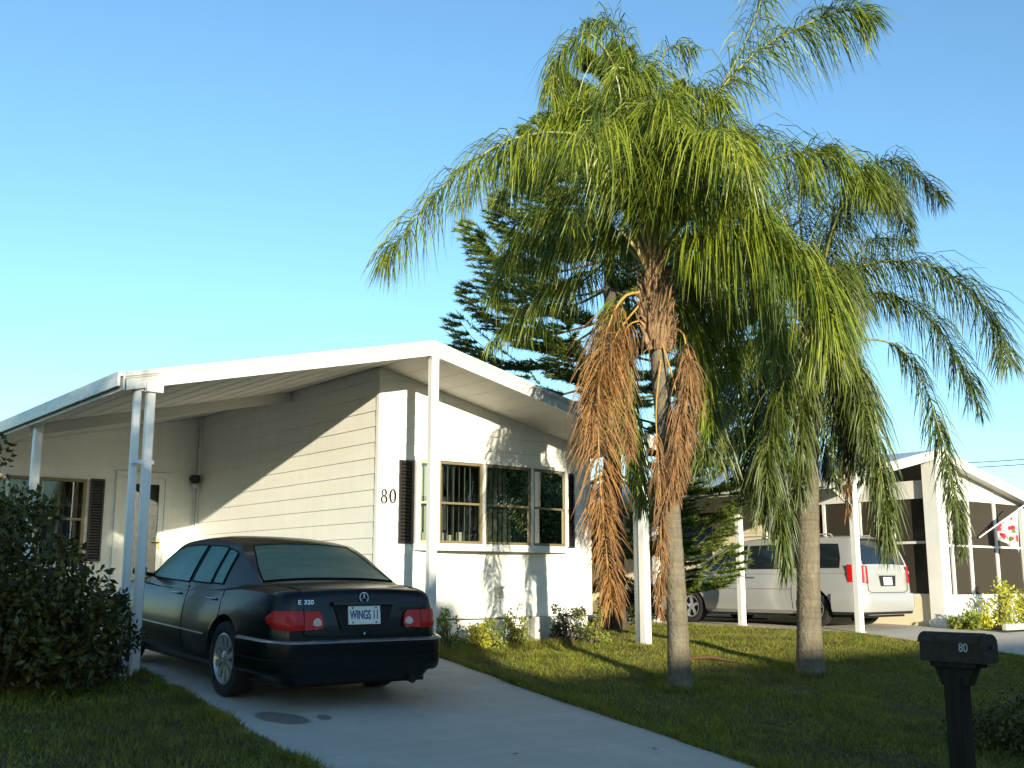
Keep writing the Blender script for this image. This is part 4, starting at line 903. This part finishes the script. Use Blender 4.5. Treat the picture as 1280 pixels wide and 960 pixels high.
FR(PA,D1,[
 ([(812,330,0),(790,240,-.3),(730,172,-.6),(645,172,-.8),(565,222,-.9),(503,295,-1.0),(480,330,-1.0)],dict(n=330,L=.72,grav=1.1)),
 ([(810,320,.2),(772,235,.6),(705,180,1.0),(625,195,1.3),(570,258,1.4)],dict(n=240,L=.7)),
 ([(811,325,0),(780,255,.2),(735,205,.6),(670,205,1.0),(620,255,1.2)],dict(n=260,L=.8)),
 ([(812,320,0),(797,200,-.1),(775,100,-.2),(738,42,-.3),(702,65,-.4),(686,125,-.5)],dict(n=210,L=.8,grav=1.2)),
 ([(818,320,0),(850,260,.2),(885,200,.5),(935,170,.8),(990,190,1.0),(1020,250,1.1)],dict(n=230,L=.8)),
 ([(822,330,0),(870,290,.3),(920,265,.7),(965,290,1.0),(990,350,1.1)],dict(n=240,L=.85,grav=1.2)),
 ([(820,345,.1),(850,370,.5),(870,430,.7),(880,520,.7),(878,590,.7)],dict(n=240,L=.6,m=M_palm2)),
 ([(818,325,0),(800,250,-.2),(770,215,-.3),(735,230,-.4),(715,285,-.45)],dict(n=130,L=.65)),
 ([(815,320,0),(808,185,.3),(792,85,.5),(768,30,.6),(735,30,.6)],dict(n=170,L=.65)),
 ([(818,320,0),(825,190,.0),(822,110,.0),(835,60,-.1),(870,60,-.2)],dict(n=130,L=.55)),
 ([(818,320,0),(822,200,-.1),(808,115,-.4),(790,85,-.8),(770,95,-1.2)],dict(n=200,L=.7)),
 ([(820,320,0),(832,205,-.3),(845,135,-.5),(872,110,-.7),(905,130,-.9)],dict(n=220,L=.65)),
 ([(822,320,0),(848,225,-.2),(888,130,-.3),(950,62,-.4),(1020,25,-.5),(1065,12,-.6),(1090,25,-.6)],dict(n=250,L=.72,grav=.7,plume=0,fwd=.7,t0=.3)),
 ([(822,320,.2),(860,205,.5),(900,115,.7),(935,45,.9),(955,-15,1.0),(950,-50,1.0)],dict(n=150,L=.6,t0=.4)),
 ([(822,325,0),(870,255,-.3),(935,210,-.5),(1010,190,-.7),(1065,205,-.8),(1090,240,-.9)],dict(n=270,L=.75)),
 ([(822,340,0),(860,302,-.5),(920,288,-.9),(985,308,-1.2),(1030,365,-1.4),(1040,440,-1.4)],dict(n=380,L=1.05,grav=1.5,w=.028)),
 ([(822,335,0),(880,300,-.2),(930,320,-.3),(962,380,-.4),(975,450,-.4)],dict(n=260,L=.85,grav=1.3)),
 ([(815,320,0),(800,240,-.6),(776,175,-1.2),(745,150,-1.7),(718,185,-2.0)],dict(n=130,L=.8,grav=1.3)),
 ([(815,320,0),(842,240,-.6),(868,175,-1.2),(905,165,-1.7),(935,205,-2.0)],dict(n=130,L=.8,grav=1.3)),
 ([(815,320,0),(822,250,-.4),(845,190,-.8),(900,180,-1.2),(945,220,-1.5)],dict(n=240,L=.8)),
 ([(815,310,0),(830,215,.8),(850,165,1.6),(870,190,2.3)],dict(n=220)),
 ([(812,320,0),(790,230,-.2),(758,160,-.3),(715,135,-.3),(680,175,-.3)],dict(n=260,L=.75)),
 ([(814,320,0),(800,220,.3),(780,150,.6),(745,115,.9),(712,135,1.1)],dict(n=240,L=.7)),
 ([(820,320,0),(838,240,.3),(868,175,.6),(910,160,.9),(945,200,1.1)],dict(n=260,L=.75)),
 ([(820,320,0),(845,260,-.4),(890,235,-.8),(940,250,-1.1),(975,310,-1.2)],dict(n=260,L=.8,grav=1.3)),
 ([(816,320,0),(815,230,-.3),(812,160,-.7),(830,130,-1.1),(850,160,-1.4)],dict(n=260,L=.75)),
 ([(810,335,0),(765,295,.4),(715,290,.9),(680,335,1.2)],dict(n=200,L=.65,grav=1.3)),
 ([(810,310,0),(790,215,.8),(760,175,1.7),(730,205,2.4)],dict(n=180)),
 ([(805,352,0),(770,338,.5),(720,345,1.2),(660,385,1.9),(612,432,2.3)],dict(n=230,L=.62,grav=1.4,t0=.3,r0=.02)),
 ([(808,340,0),(770,290,.6),(705,275,1.2),(645,315,1.7),(615,375,2.0)],dict(n=260,L=.75,grav=1.3)),
 ([(808,335,0),(760,280,.4),(705,262,.8),(655,285,1.2),(628,330,1.4)],dict(n=230,L=.7,grav=1.2)),
 ([(825,345,.1),(865,335,.4),(900,385,.6),(915,470,.7)],dict(n=260,L=.8,grav=1.2)),
 ([(825,345,.1),(850,325,.7),(880,350,1.2),(895,430,1.4)],dict(n=220,L=.8,grav=1.2)),
 ([(808,370,.1),(785,400,.35),(780,480,.45),(793,560,.45),(804,635,.4)],dict(n=340,L=.6,grav=1.4,sidescale=.7)),
 ([(808,360,.1),(775,380,.5),(755,440,.8),(750,520,.9)],dict(n=230,L=.7,grav=1.4)),
 ([(830,370,0),(855,395,.3),(880,460,.45),(890,540,.45)],dict(n=230,L=.7,grav=1.4)),
],m=M_palm)
dl=([0,.15,.4,.7,1],[.9,1,.85,.6,.35])
FR(PA,D1,[
 ([(800,365,0),(778,373,-.1),(758,415,-.2),(748,500,-.25),(750,600,-.25),(758,690,-.25),(766,760,-.2)],dict(n=760,L=.78,t0=.2,r0=.03,sidescale=.95,grav=.95)),
 ([(805,400,0),(785,408,-.15),(777,445,-.2),(782,520,-.2),(788,570,-.2)],dict(n=330,L=.42,t0=.2,m=M_dead2,sidescale=.8,r0=.018,grav=1.2)),
 ([(800,380,0),(770,420,-.3),(748,480,-.35),(735,540,-.35)],dict(n=260,L=.5,t0=.3,m=M_dead,sidescale=.9,r0=.014,grav=.8)),
 ([(835,410,0),(855,420,-.2),(860,480,-.3),(850,560,-.3),(845,620,-.3)],dict(n=520,L=.5,t0=.3,m=M_dead2,sidescale=.8,r0=.018,grav=1.2)),
 ([(828,430,-.1),(845,490,-.25),(848,560,-.3),(835,630,-.3)],dict(n=380,L=.42,t0=.35,m=M_dead2,sidescale=.75,r0=.014,grav=1.2)),
 ([(826,450,-.12),(820,520,-.25),(826,620,-.28),(826,720,-.25),(824,770,-.22)],dict(n=420,L=.32,t0=.3,m=M_dead2,sidescale=.6,r0=.012,grav=1.5)),
],m=M_dead,rm=M_deadr,name='dead_frond',lprof=dl,w=.0095,plume=0,fwd=.5)

PB,_ = palm((1013,845),[(1011,760),(1010,660),(1010,560),(1013,470),(1016,420)],.145,.115,'palm standing between the mailbox and the silver minivan, green fronds draping its trunk',[],[],D2,M_palm2,1.35)
boots(PB,D2,(1015,1019),440,355,60,.16)
FR(PB,D2,[
 ([(1020,390,0),(1050,346,-.2),(1110,326,-.4),(1180,340,-.6),(1235,390,-.7),(1262,455,-.8)],dict(n=300,L=.75,t0=.22,r0=.03)),
 ([(1022,395,0),(1060,373,-.1),(1110,367,-.3),(1163,400,-.5),(1200,455,-.6),(1228,515,-.7)],dict(n=280,L=.7,t0=.24,r0=.03)),
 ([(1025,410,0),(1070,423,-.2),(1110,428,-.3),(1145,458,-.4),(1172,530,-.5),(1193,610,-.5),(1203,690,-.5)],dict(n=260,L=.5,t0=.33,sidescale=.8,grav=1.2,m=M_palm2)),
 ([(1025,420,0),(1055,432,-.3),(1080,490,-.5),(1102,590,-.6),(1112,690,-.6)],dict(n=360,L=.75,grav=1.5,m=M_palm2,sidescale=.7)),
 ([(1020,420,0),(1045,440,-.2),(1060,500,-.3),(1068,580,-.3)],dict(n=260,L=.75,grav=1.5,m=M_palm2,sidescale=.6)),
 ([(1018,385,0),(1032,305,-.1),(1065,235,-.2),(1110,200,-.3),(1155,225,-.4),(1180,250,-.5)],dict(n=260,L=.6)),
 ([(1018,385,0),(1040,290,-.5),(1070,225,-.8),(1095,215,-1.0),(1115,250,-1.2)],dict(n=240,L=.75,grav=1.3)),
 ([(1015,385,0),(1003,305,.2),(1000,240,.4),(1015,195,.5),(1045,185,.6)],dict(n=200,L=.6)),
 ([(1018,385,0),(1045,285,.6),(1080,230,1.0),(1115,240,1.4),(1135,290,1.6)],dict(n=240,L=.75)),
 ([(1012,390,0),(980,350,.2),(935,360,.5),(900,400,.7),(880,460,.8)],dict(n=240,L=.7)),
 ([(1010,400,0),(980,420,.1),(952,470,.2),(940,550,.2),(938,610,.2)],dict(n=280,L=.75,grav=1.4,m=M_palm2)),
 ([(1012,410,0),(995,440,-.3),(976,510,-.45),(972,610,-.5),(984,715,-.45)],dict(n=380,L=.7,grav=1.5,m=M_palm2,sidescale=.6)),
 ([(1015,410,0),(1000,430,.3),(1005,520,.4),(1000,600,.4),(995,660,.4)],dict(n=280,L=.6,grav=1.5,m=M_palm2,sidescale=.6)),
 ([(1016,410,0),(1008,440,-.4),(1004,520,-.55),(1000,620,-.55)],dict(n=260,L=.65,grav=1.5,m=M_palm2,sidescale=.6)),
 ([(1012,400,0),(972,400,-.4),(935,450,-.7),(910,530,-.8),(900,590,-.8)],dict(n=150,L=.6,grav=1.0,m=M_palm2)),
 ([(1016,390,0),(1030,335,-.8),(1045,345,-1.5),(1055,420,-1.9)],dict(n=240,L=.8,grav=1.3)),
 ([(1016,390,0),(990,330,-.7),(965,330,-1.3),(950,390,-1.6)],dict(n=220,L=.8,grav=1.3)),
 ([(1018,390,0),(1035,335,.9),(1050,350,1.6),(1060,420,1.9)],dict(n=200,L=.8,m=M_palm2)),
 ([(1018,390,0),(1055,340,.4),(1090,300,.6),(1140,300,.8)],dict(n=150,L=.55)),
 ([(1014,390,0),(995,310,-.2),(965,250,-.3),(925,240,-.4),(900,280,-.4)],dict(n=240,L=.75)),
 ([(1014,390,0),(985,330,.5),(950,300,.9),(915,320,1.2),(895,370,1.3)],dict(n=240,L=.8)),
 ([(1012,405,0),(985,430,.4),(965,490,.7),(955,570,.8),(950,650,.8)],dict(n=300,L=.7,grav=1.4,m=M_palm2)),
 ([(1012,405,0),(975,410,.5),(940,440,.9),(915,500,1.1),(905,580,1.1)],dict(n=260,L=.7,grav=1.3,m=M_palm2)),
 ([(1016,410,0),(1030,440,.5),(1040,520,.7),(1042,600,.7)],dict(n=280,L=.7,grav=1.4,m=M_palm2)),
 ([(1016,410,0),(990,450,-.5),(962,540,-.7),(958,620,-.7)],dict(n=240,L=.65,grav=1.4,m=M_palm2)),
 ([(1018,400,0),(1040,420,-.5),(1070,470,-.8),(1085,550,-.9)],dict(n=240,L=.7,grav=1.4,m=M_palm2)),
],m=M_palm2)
FR(PB,D2,[
 ([(1025,420,-.1),(1062,450,-.25),(1085,530,-.3),(1095,620,-.3),(1098,670,-.3)],dict(n=220,L=.45)),
 ([(1020,430,-.1),(1050,470,-.2),(1058,560,-.25),(1060,640,-.25)],dict(n=160,L=.45)),
],m=M_dead2,rm=M_deadr,name='dead_frond',lprof=dl,w=.012,plume=0,sidescale=.5,grav=1.7,t0=.4)

# ------------------------------------------------------------ layered pine
def pine():
    base = PD(768,790,18.9); base.z = float(gz(base.y))
    root = empty('pine_tree', base, 'tall dark pine with tiers of upturned branches behind the roof and palm crown', 'pine tree')
    topz = PD(760,70,18.9).z; H = topz-base.z
    t=MB(); t.tube([base+Vector((0,0,-.1)),base+Vector((0,0,.4)),base+Vector((.03,0,H*.5)),base+Vector((0,0,H))],[.24,.2,.12,.02],14); t.build('trunk',M_pinebark,root,smooth=True)
    segsP=[];segsD=[];rads=[]; br=MB()
    r=np.random.default_rng(9); nw=18
    for k in range(nw):
        z = 1.0+ (H-1.15)*(k/(nw-1))**.98; rel=(z/H)
        RL = 2.65*np.interp(rel,[0,.12,.3,.55,.8,.93,1],[.6,.8,1.0,.98,.66,.35,.12])
        nb = 6; a0 = r.uniform(0,6.28)
        for b in range(nb):
            a=a0+2*math.pi*b/nb+r.normal(0,.12); Lb=RL*r.uniform(.85,1.1); dr=np.array([math.cos(a),math.sin(a),0.]); sd=np.array([-dr[1],dr[0],0.])
            P=np.array(base)+np.array([0,0,z]); C=[]
            sag=.10+.12*(1-rel)
            for s in np.linspace(0,1,12): C.append(P+dr*Lb*s+np.array([0,0,Lb*(-sag*math.sin(s*math.pi*.8)+.30*s**4)]))
            C=np.array(C); br.tube([Vector(c) for c in C[::2]]+[Vector(C[-1])],[.028,.024,.018,.013,.009,.006,.004],5)
            nbr=int(8+6*Lb/2.5)
            for j in range(nbr):
                s=.30+.70*(j+.5)/nbr; i=int(s*11); c=C[i]*(1-(s*11-i))+C[min(11,i+1)]*(s*11-i)
                for sg in (-1,1):
                    ln=.62*np.interp(s,[.3,.6,.9,1],[.7,1.1,.8,.45])*r.uniform(.8,1.15)*min(1,Lb/1.8); dd=sg*sd*.55+dr*.85+np.array([0,0,.06]); dd/=np.linalg.norm(dd)
                    segsP.append(c); segsD.append(dd*ln)
            segsP.append(C[6]); segsD.append(C[11]-C[6]); segsP.append(C[11]-dr*.1); segsD.append(dr*.22+np.array([0,0,.06]))
    br.build('branches',M_pinebark,root,smooth=True)
    P=np.array(segsP); D=np.array(segsD); n=len(P); K=150
    t=r.uniform(0,1,(n,K)); p=P[:,None]+D[:,None]*t[...,None]; p[...,2]+= .07*np.linalg.norm(D,axis=1)[:,None]*t*t
    dn=D/np.linalg.norm(D,axis=1,keepdims=True); rd=r.normal(0,1,(n,K,3)); rd[...,2]*=.6; rd[...,2]+=.2; rd/=np.linalg.norm(rd,axis=2,keepdims=True)
    nd=rd*.85+dn[:,None]*.75; ln=r.uniform(.07,.12,(n,K,1)); tip=p+nd*ln
    wv=np.cross(nd,r.normal(0,1,(n,K,3))); wv/=np.linalg.norm(wv,axis=2,keepdims=True); wv*=.012
    V=np.stack([p-wv,p+wv,tip],axis=2).reshape(-1,3); Fc=np.arange(len(V)).reshape(-1,3)
    rawmesh('needles',V,Fc,M_pine,root)
    print('pine tris',len(Fc))
pine()

# ------------------------------------------------------------ shrubs and trees made of leaves
def leafcloud(centers, radii, n, size, r, flat=1.0, shell=.6):
    k=len(centers); w_=np.array(radii)**2; pick=r.choice(k,n,p=w_/w_.sum()); c=np.array(centers)[pick]; R_=np.array(radii)[pick]
    d=r.normal(0,1,(n,3)); d/=np.linalg.norm(d,axis=1,keepdims=True); rad=R_*(shell+(1.08-shell)*r.random(n)**.7); p=c+d*rad[:,None]*np.array([1,1,flat])
    L=size*r.uniform(.6,1.3,n); a=unit(d*.5+r.normal(0,.7,(n,3))+np.array([0,0,-.15])); b=unit(np.cross(a,r.normal(0,1,(n,3))))
    V=np.stack([p, p+a*(L*.45)[:,None]-b*(L*.24)[:,None], p+a*L[:,None], p+a*(L*.45)[:,None]+b*(L*.24)[:,None]],axis=1).reshape(-1,3)
    return V, np.arange(len(V)).reshape(-1,4)
def shrub(name, base, rad, h, leafm, label, cat, group=None, n=900, size=.05, clumps=14, seed=1, sparse=False, stems=9):
    r=np.random.default_rng(seed); g=Vector((base[0],base[1],float(gz(base[1])))); root=empty(name,g,label,cat,group)
    cs=[];rs=[]; st=MB()
    for i in range(clumps):
        a=r.uniform(0,6.28); q=rad*math.sqrt(r.random()); z=h*(r.uniform(.15,.92) if r.random()<.85 else r.uniform(.9,1.15))*(1-.35*(q/rad)**2)
        c=(g.x+q*math.cos(a),g.y+q*math.sin(a),g.z+z); cs.append(c); rs.append(rad*r.uniform(.16,.34) if sparse else rad*r.uniform(.28,.48))
        if i<stems or sparse:
            st.tube([g+Vector((r.normal(0,.04),r.normal(0,.04),-.02)), g.lerp(Vector(c),.5)+Vector((r.normal(0,.04),r.normal(0,.04),.03)), Vector(c)+Vector((0,0,rs[-1]*.8))],[.012+rad*.008,.008+rad*.004,.003],5)
    V,Fc=leafcloud(cs,rs,n,size,r,shell=.25)
    V[:,2]=np.maximum(V[:,2],g.z+.0)
    rawmesh('foliage',V,Fc,leafm,root); st.build('stem',M_stem,root)
    return root
b0 = PD(14,800,9.6)
shrub('shrub',(b0.x,b0.y),.80,1.35,M_bush,'large dark leafy shrub left of the carport corner post','shrub',n=8500,size=.075,clumps=80,seed=3,stems=30,sparse=True)
b1 = PD(-50,800,9.3); shrub('shrub',(b1.x,b1.y),.85,1.75,M_bush,'tallest dark shrub cut by the left edge, in front of the carport window','shrub',n=8000,size=.072,clumps=60,seed=5,stems=24,sparse=True)
b2 = PD(118,835,10.0); shrub('shrub',(b2.x,b2.y),.36,.85,M_bushd,'small twiggy dark shrub touching the foot of the carport corner post','shrub',n=4200,size=.05,clumps=26,seed=6,sparse=True)
FG='small shrubs along the front wall'
for i,(px,hh,rd,m_,lab) in enumerate([(562,.42,.20,M_bushy,'sparse leggy shrub beside the foot of the middle carport post'),(596,.30,.16,M_croton,'low yellowish plant between two green shrubs under the bow window'),(622,.42,.24,M_bushy,'fuller bright green shrub under the small wall outlet box'),(646,.44,.20,M_bushy,'upright green shrub just left of the pale concrete pier'),(710,.50,.26,M_bushd,'dark shrub below the right-hand black shutter'),(738,.50,.24,M_bushy,'bright green shrub at the right corner of the white front wall')]):
    v = VW-.42 if px<700 else VW-.65; u = PV(px,790,v).x
    shrub('front_shrub',(u,v),rd,hh*1.15,m_,lab,'shrub',FG,n=900 if m_ is not M_bushd else 1700,size=.045,clumps=22,seed=20+i,sparse=True)
CG='shrubs before the screened porch'
for i,(px,d,hh,rd,m_,lab) in enumerate([(1205,.3,.28,.24,M_bushy,'low green plant at the foot of the porch column'),(1246,.25,.85,.36,M_croton,'yellow croton bush under the porch flag'),(1283,.25,.6,.3,M_croton,'smaller yellow croton cut by the right edge'),(1222,.15,.2,.2,M_croton,'tiny yellow plant between the green plant and the big croton')]):
    u = PV(px,770,NV-.05-d).x; shrub('porch_shrub',(u,NV-.05-d),rd,hh,m_,lab,'shrub',CG,n=1100,size=.08,clumps=18,seed=40+i,sparse=False)
q = PD(1290,905,9.6); shrub('ground_shrub',(q.x,q.y),.55,.32,M_bush,'low dark spreading shrub behind the mailbox post','shrub',n=5000,size=.05,clumps=30,seed=60)
q = PD(787,775,20.5); shrub('far_stand_in_shrub',(q.x,q.y),.42,.65,M_bushd,'dark rounded shrub standing in for an unclear dark shape beyond the pine trunk','shrub',n=3500,size=.07,clumps=20,seed=61)  # shrub put in for a dark shape not made out as a plant
# scalloped border at the porch bed
bd = MB(); u=NR+.55
bd.box((NR+.5,NV-.78,zg-.05),(NE2,NV-.70,zg+.03)); 
while u<NE2-.1:
    bd.lathe([(0,-.03),(.045,-.03),(.045,.03),(0,.03)],Matrix.Translation((u,NV-.74,zg+.02))@Matrix.Rotation(R(90),4,'Z'),12); u+=.13
tag(bd.build('garden_border',M_conc,org=(NR+2,NV-.74,zg)),'pale scalloped concrete edging in front of the porch shrubs','garden edging')
# low white fence in the far gap
fe=empty('low_fence',(15.2,19.6,zg),'low white picket fence in the gap beyond the pine','fence')
for i in range(42): u=11.5+i*.11; d=MB(); d.box((u,19.6,zg),(u+.075,19.62,zg+.42)); d.build('picket',M_white,fe)
for z_ in (.1,.3): d=MB(); d.box((11.4,19.625,zg+z_),(16.0,19.65,zg+z_+.05)); d.build('rail',M_white,fe)
# fallen dry leaf sheath on the lawn beside the palm
s_a,s_b=PG(862,826),PG(930,832); d=MB(); d.tube([s_a+Vector((0,0,.03)),s_a.lerp(s_b,.4)+Vector((0,0,.07)),s_b+Vector((0,0,.02))],[.05,.07,.01],8,flat=.4); tag(d.build('fallen_palm_sheath',M_dead2,org=s_a,smooth=True),'dry brown palm sheath lying on the grass right of the nearer palm','fallen leaf')
# dark stones/roots under white corner post
# a few dead leaves on the driveway
for i,(px,py,lab) in enumerate([(532,863,'small brown leaf on the driveway near the middle carport post'),(819,936,'brown leaf on the driveway near its right edge'),(644,943,'thin dry leaf on the driveway nearest the camera')]):
    c=PG(px,py,.02); d=MB(); a=random.uniform(0,3)
    d.add([c+Vector((.035*math.cos(a),.035*math.sin(a),.004)),c+Vector((-.012*math.sin(a),.012*math.cos(a),.012)),c+Vector((-.035*math.cos(a),-.035*math.sin(a),.004)),c+Vector((.012*math.sin(a),-.012*math.cos(a),.003))],[(0,1,2),(0,2,3)])
    tag(d.build('dry_leaf',M_dead2,org=c),lab,'leaf','leaves fallen on the driveway')
r=np.random.default_rng(31); k=1500; u=r.uniform(6.8,15.5,k); v=r.uniform(4.2,11.3,k); keep=~in_drive(u,v); u=u[keep]; v=v[keep]; k=len(u); a=r.uniform(0,6.28,k); L_=r.uniform(.02,.07,k); w_=r.uniform(.004,.012,k); z=gz(v)+r.uniform(.02,.045,k)
dx,dy=np.cos(a),np.sin(a); V=np.stack([np.c_[u-dx*L_,v-dy*L_,z],np.c_[u-dy*w_,v+dx*w_,z+.006],np.c_[u+dx*L_,v+dy*L_,z],np.c_[u+dy*w_,v-dx*w_,z+.003]],axis=1).reshape(-1,3)
tag(rawmesh('leaf_litter',V,np.arange(4*k).reshape(k,4),M_dead2),'dry brown litter scattered over the lawn under the palms','leaf litter',kind='stuff')
# power lines far behind on the right, carried by poles
pw=empty('power_line',(60,40,zg),'thin pair of overhead wires crossing the sky at the right edge','power line')
d=MB()
for k,(ya,yb) in enumerate(((577,570),(583,577))):
    A=PD(1180,ya+3,60); B=PD(1420,yb-9,66); d.tube([A.lerp(B,t)+Vector((0,0,-.5*4*t*(1-t)*.2)) for t in np.linspace(0,1,14)],.022,5); d.build('wire',M_black,pw); d=MB()

for P_ in (PD(1180,578,60),PD(1420,565,66)): d.tube([Vector((P_.x,P_.y,zg)),Vector((P_.x,P_.y,P_.z+.6))],[.16,.11],10); d.build('pole',M_stem,pw); d=MB()


# ------------------------------------------------------------ across the street (behind the camera): what shades the foreground
def tree(base, H, rad, n, seed, label, group='trees across the street', porosity=.3):
    r=np.random.default_rng(seed); g=Vector((base[0],base[1],float(gz(base[1])))); root=empty('street_tree',g,label,'tree',group)
    t=MB(); t.tube([g,g+Vector((.1,0,H*.3)),g+Vector((0,.1,H*.6))],[.28,.22,.14],12); cs=[];rs=[]
    for i in range(26):
        a=r.uniform(0,6.28); q=rad*math.sqrt(r.random())*.8; z=H*r.uniform(.32,.88); c=g+Vector((q*math.cos(a),q*math.sin(a),z)); cs.append(tuple(c)); rs.append(rad*r.uniform(.22,.36))
        t.tube([g+Vector((0,0,H*.3)),g.lerp(c,.6)+Vector((0,0,H*.15)),c],[.09,.05,.02],6)
    t.build('trunk',M_pinebark,root,smooth=True); V,Fc=leafcloud(cs,rs,n,.24,r,shell=.2); rawmesh('crown',V,Fc,M_tree,root)
tree((-6.3,-9),9.2,3.6,34000,71,'broad leafy tree across the street left of the far house')
tree((-2.3,-10.6),5.9,2.6,20000,72,'small round tree in front of the house across the street')
tree((-11.5,-8.5),8.5,3.6,26000,73,'unseen leafy tree added to shade the left lawn, farthest left across the street')  # unseen tree added so its shadow darkens the lower left grass
for i,(u_,v_,h_,r_) in enumerate([(29,-12,8,3.6),(36,-13,9,4),(44,-12,8,4),(53,-14,10,4.5)]): tree((u_,v_),h_,r_,30000,80+i,'unseen leafy tree added along the street to darken the bow window reflections')  # added out of view so the window panes reflect dark foliage, not sky
HO=empty('opposite_house',(11,-15,0),'long low white house across the street with a grey gable roof','house')
zo=float(gz(-12)); RZ=4.75
siding('front_wall',(25,-12),(-1,0),(0,1),27.0,zo+.3,[(0,zo+2.9),(27,zo+2.9)],[],M_siding,HO)
d=MB(); d.box((-2,-18,zo),(25,-12.02,zo+2.85)); d.build('house_block',M_siding,HO)
d=MB(); d.prism([(-2.4,-11.4,zo+2.8),(-2.4,-15,RZ),(-2.4,-18.6,zo+2.8)],(27.8,0,0)); d.build('roof',M_roof,HO)
for u in (2,8,14,20): 
    d=MB(); d.box((u,-11.99,zo+1.2),(u+1.6,-11.95,zo+2.3)); d.build('window',M_vglass,HO)
    d=MB(); d.box((u-.08,-11.985,zo+1.12),(u+1.68,-11.97,zo+2.38)); d.build('window_frame',M_trim,HO)

# ------------------------------------------------------------ light, sky, camera
SUN_E, SUN_A = 9.3, 20.5
dirv = Vector((math.sin(R(SUN_A))*math.cos(R(SUN_E)), math.cos(R(SUN_A))*math.cos(R(SUN_E)), -math.sin(R(SUN_E))))
sl = bpy.data.lights.new('sun','SUN'); sl.energy=5.0; sl.angle=R(.55); sl.color=(1,.90,.68)
so = bpy.data.objects.new('sun',sl); COL.objects.link(so); so.rotation_euler = dirv.to_track_quat('-Z','Y').to_euler(); so.location=(-5,-10,20)
W = bpy.data.worlds.new('World'); SC.world=W; W.use_nodes=True; nt=W.node_tree; bg=nt.nodes['Background']
sk=nt.nodes.new('ShaderNodeTexSky'); sk.sky_type='NISHITA'; sk.sun_disc=False; sk.sun_elevation=R(SUN_E); sk.sun_rotation=R(180+SUN_A)
sk.air_density=1.0; sk.dust_density=.3; sk.ozone_density=1.5; sk.altitude=0
tm=nt.nodes.new('ShaderNodeMix'); tm.data_type='RGBA'; tm.blend_type='MULTIPLY'; tm.inputs[0].default_value=1; tm.inputs[7].default_value=(.70,.96,1.13,1)
nt.links.new(sk.outputs[0],tm.inputs[6]); nt.links.new(tm.outputs[2],bg.inputs[0]); bg.inputs[1].default_value=.145
cam=bpy.data.cameras.new('camera'); cam.lens=F/1280*36; cam.sensor_width=36; cam.clip_end=3000; cam.clip_start=.05
co=bpy.data.objects.new('camera',cam); COL.objects.link(co); co.location=(0,0,EYE); co.rotation_euler=(R(90+PITCH),0,R(-YAW)); SC.camera=co
vs=SC.view_settings; vs.view_transform='Standard'; vs.look='None'; vs.gamma=1; vs.use_curve_mapping=False; vs.exposure=.92
SC.render.resolution_x=1024; SC.render.resolution_y=768
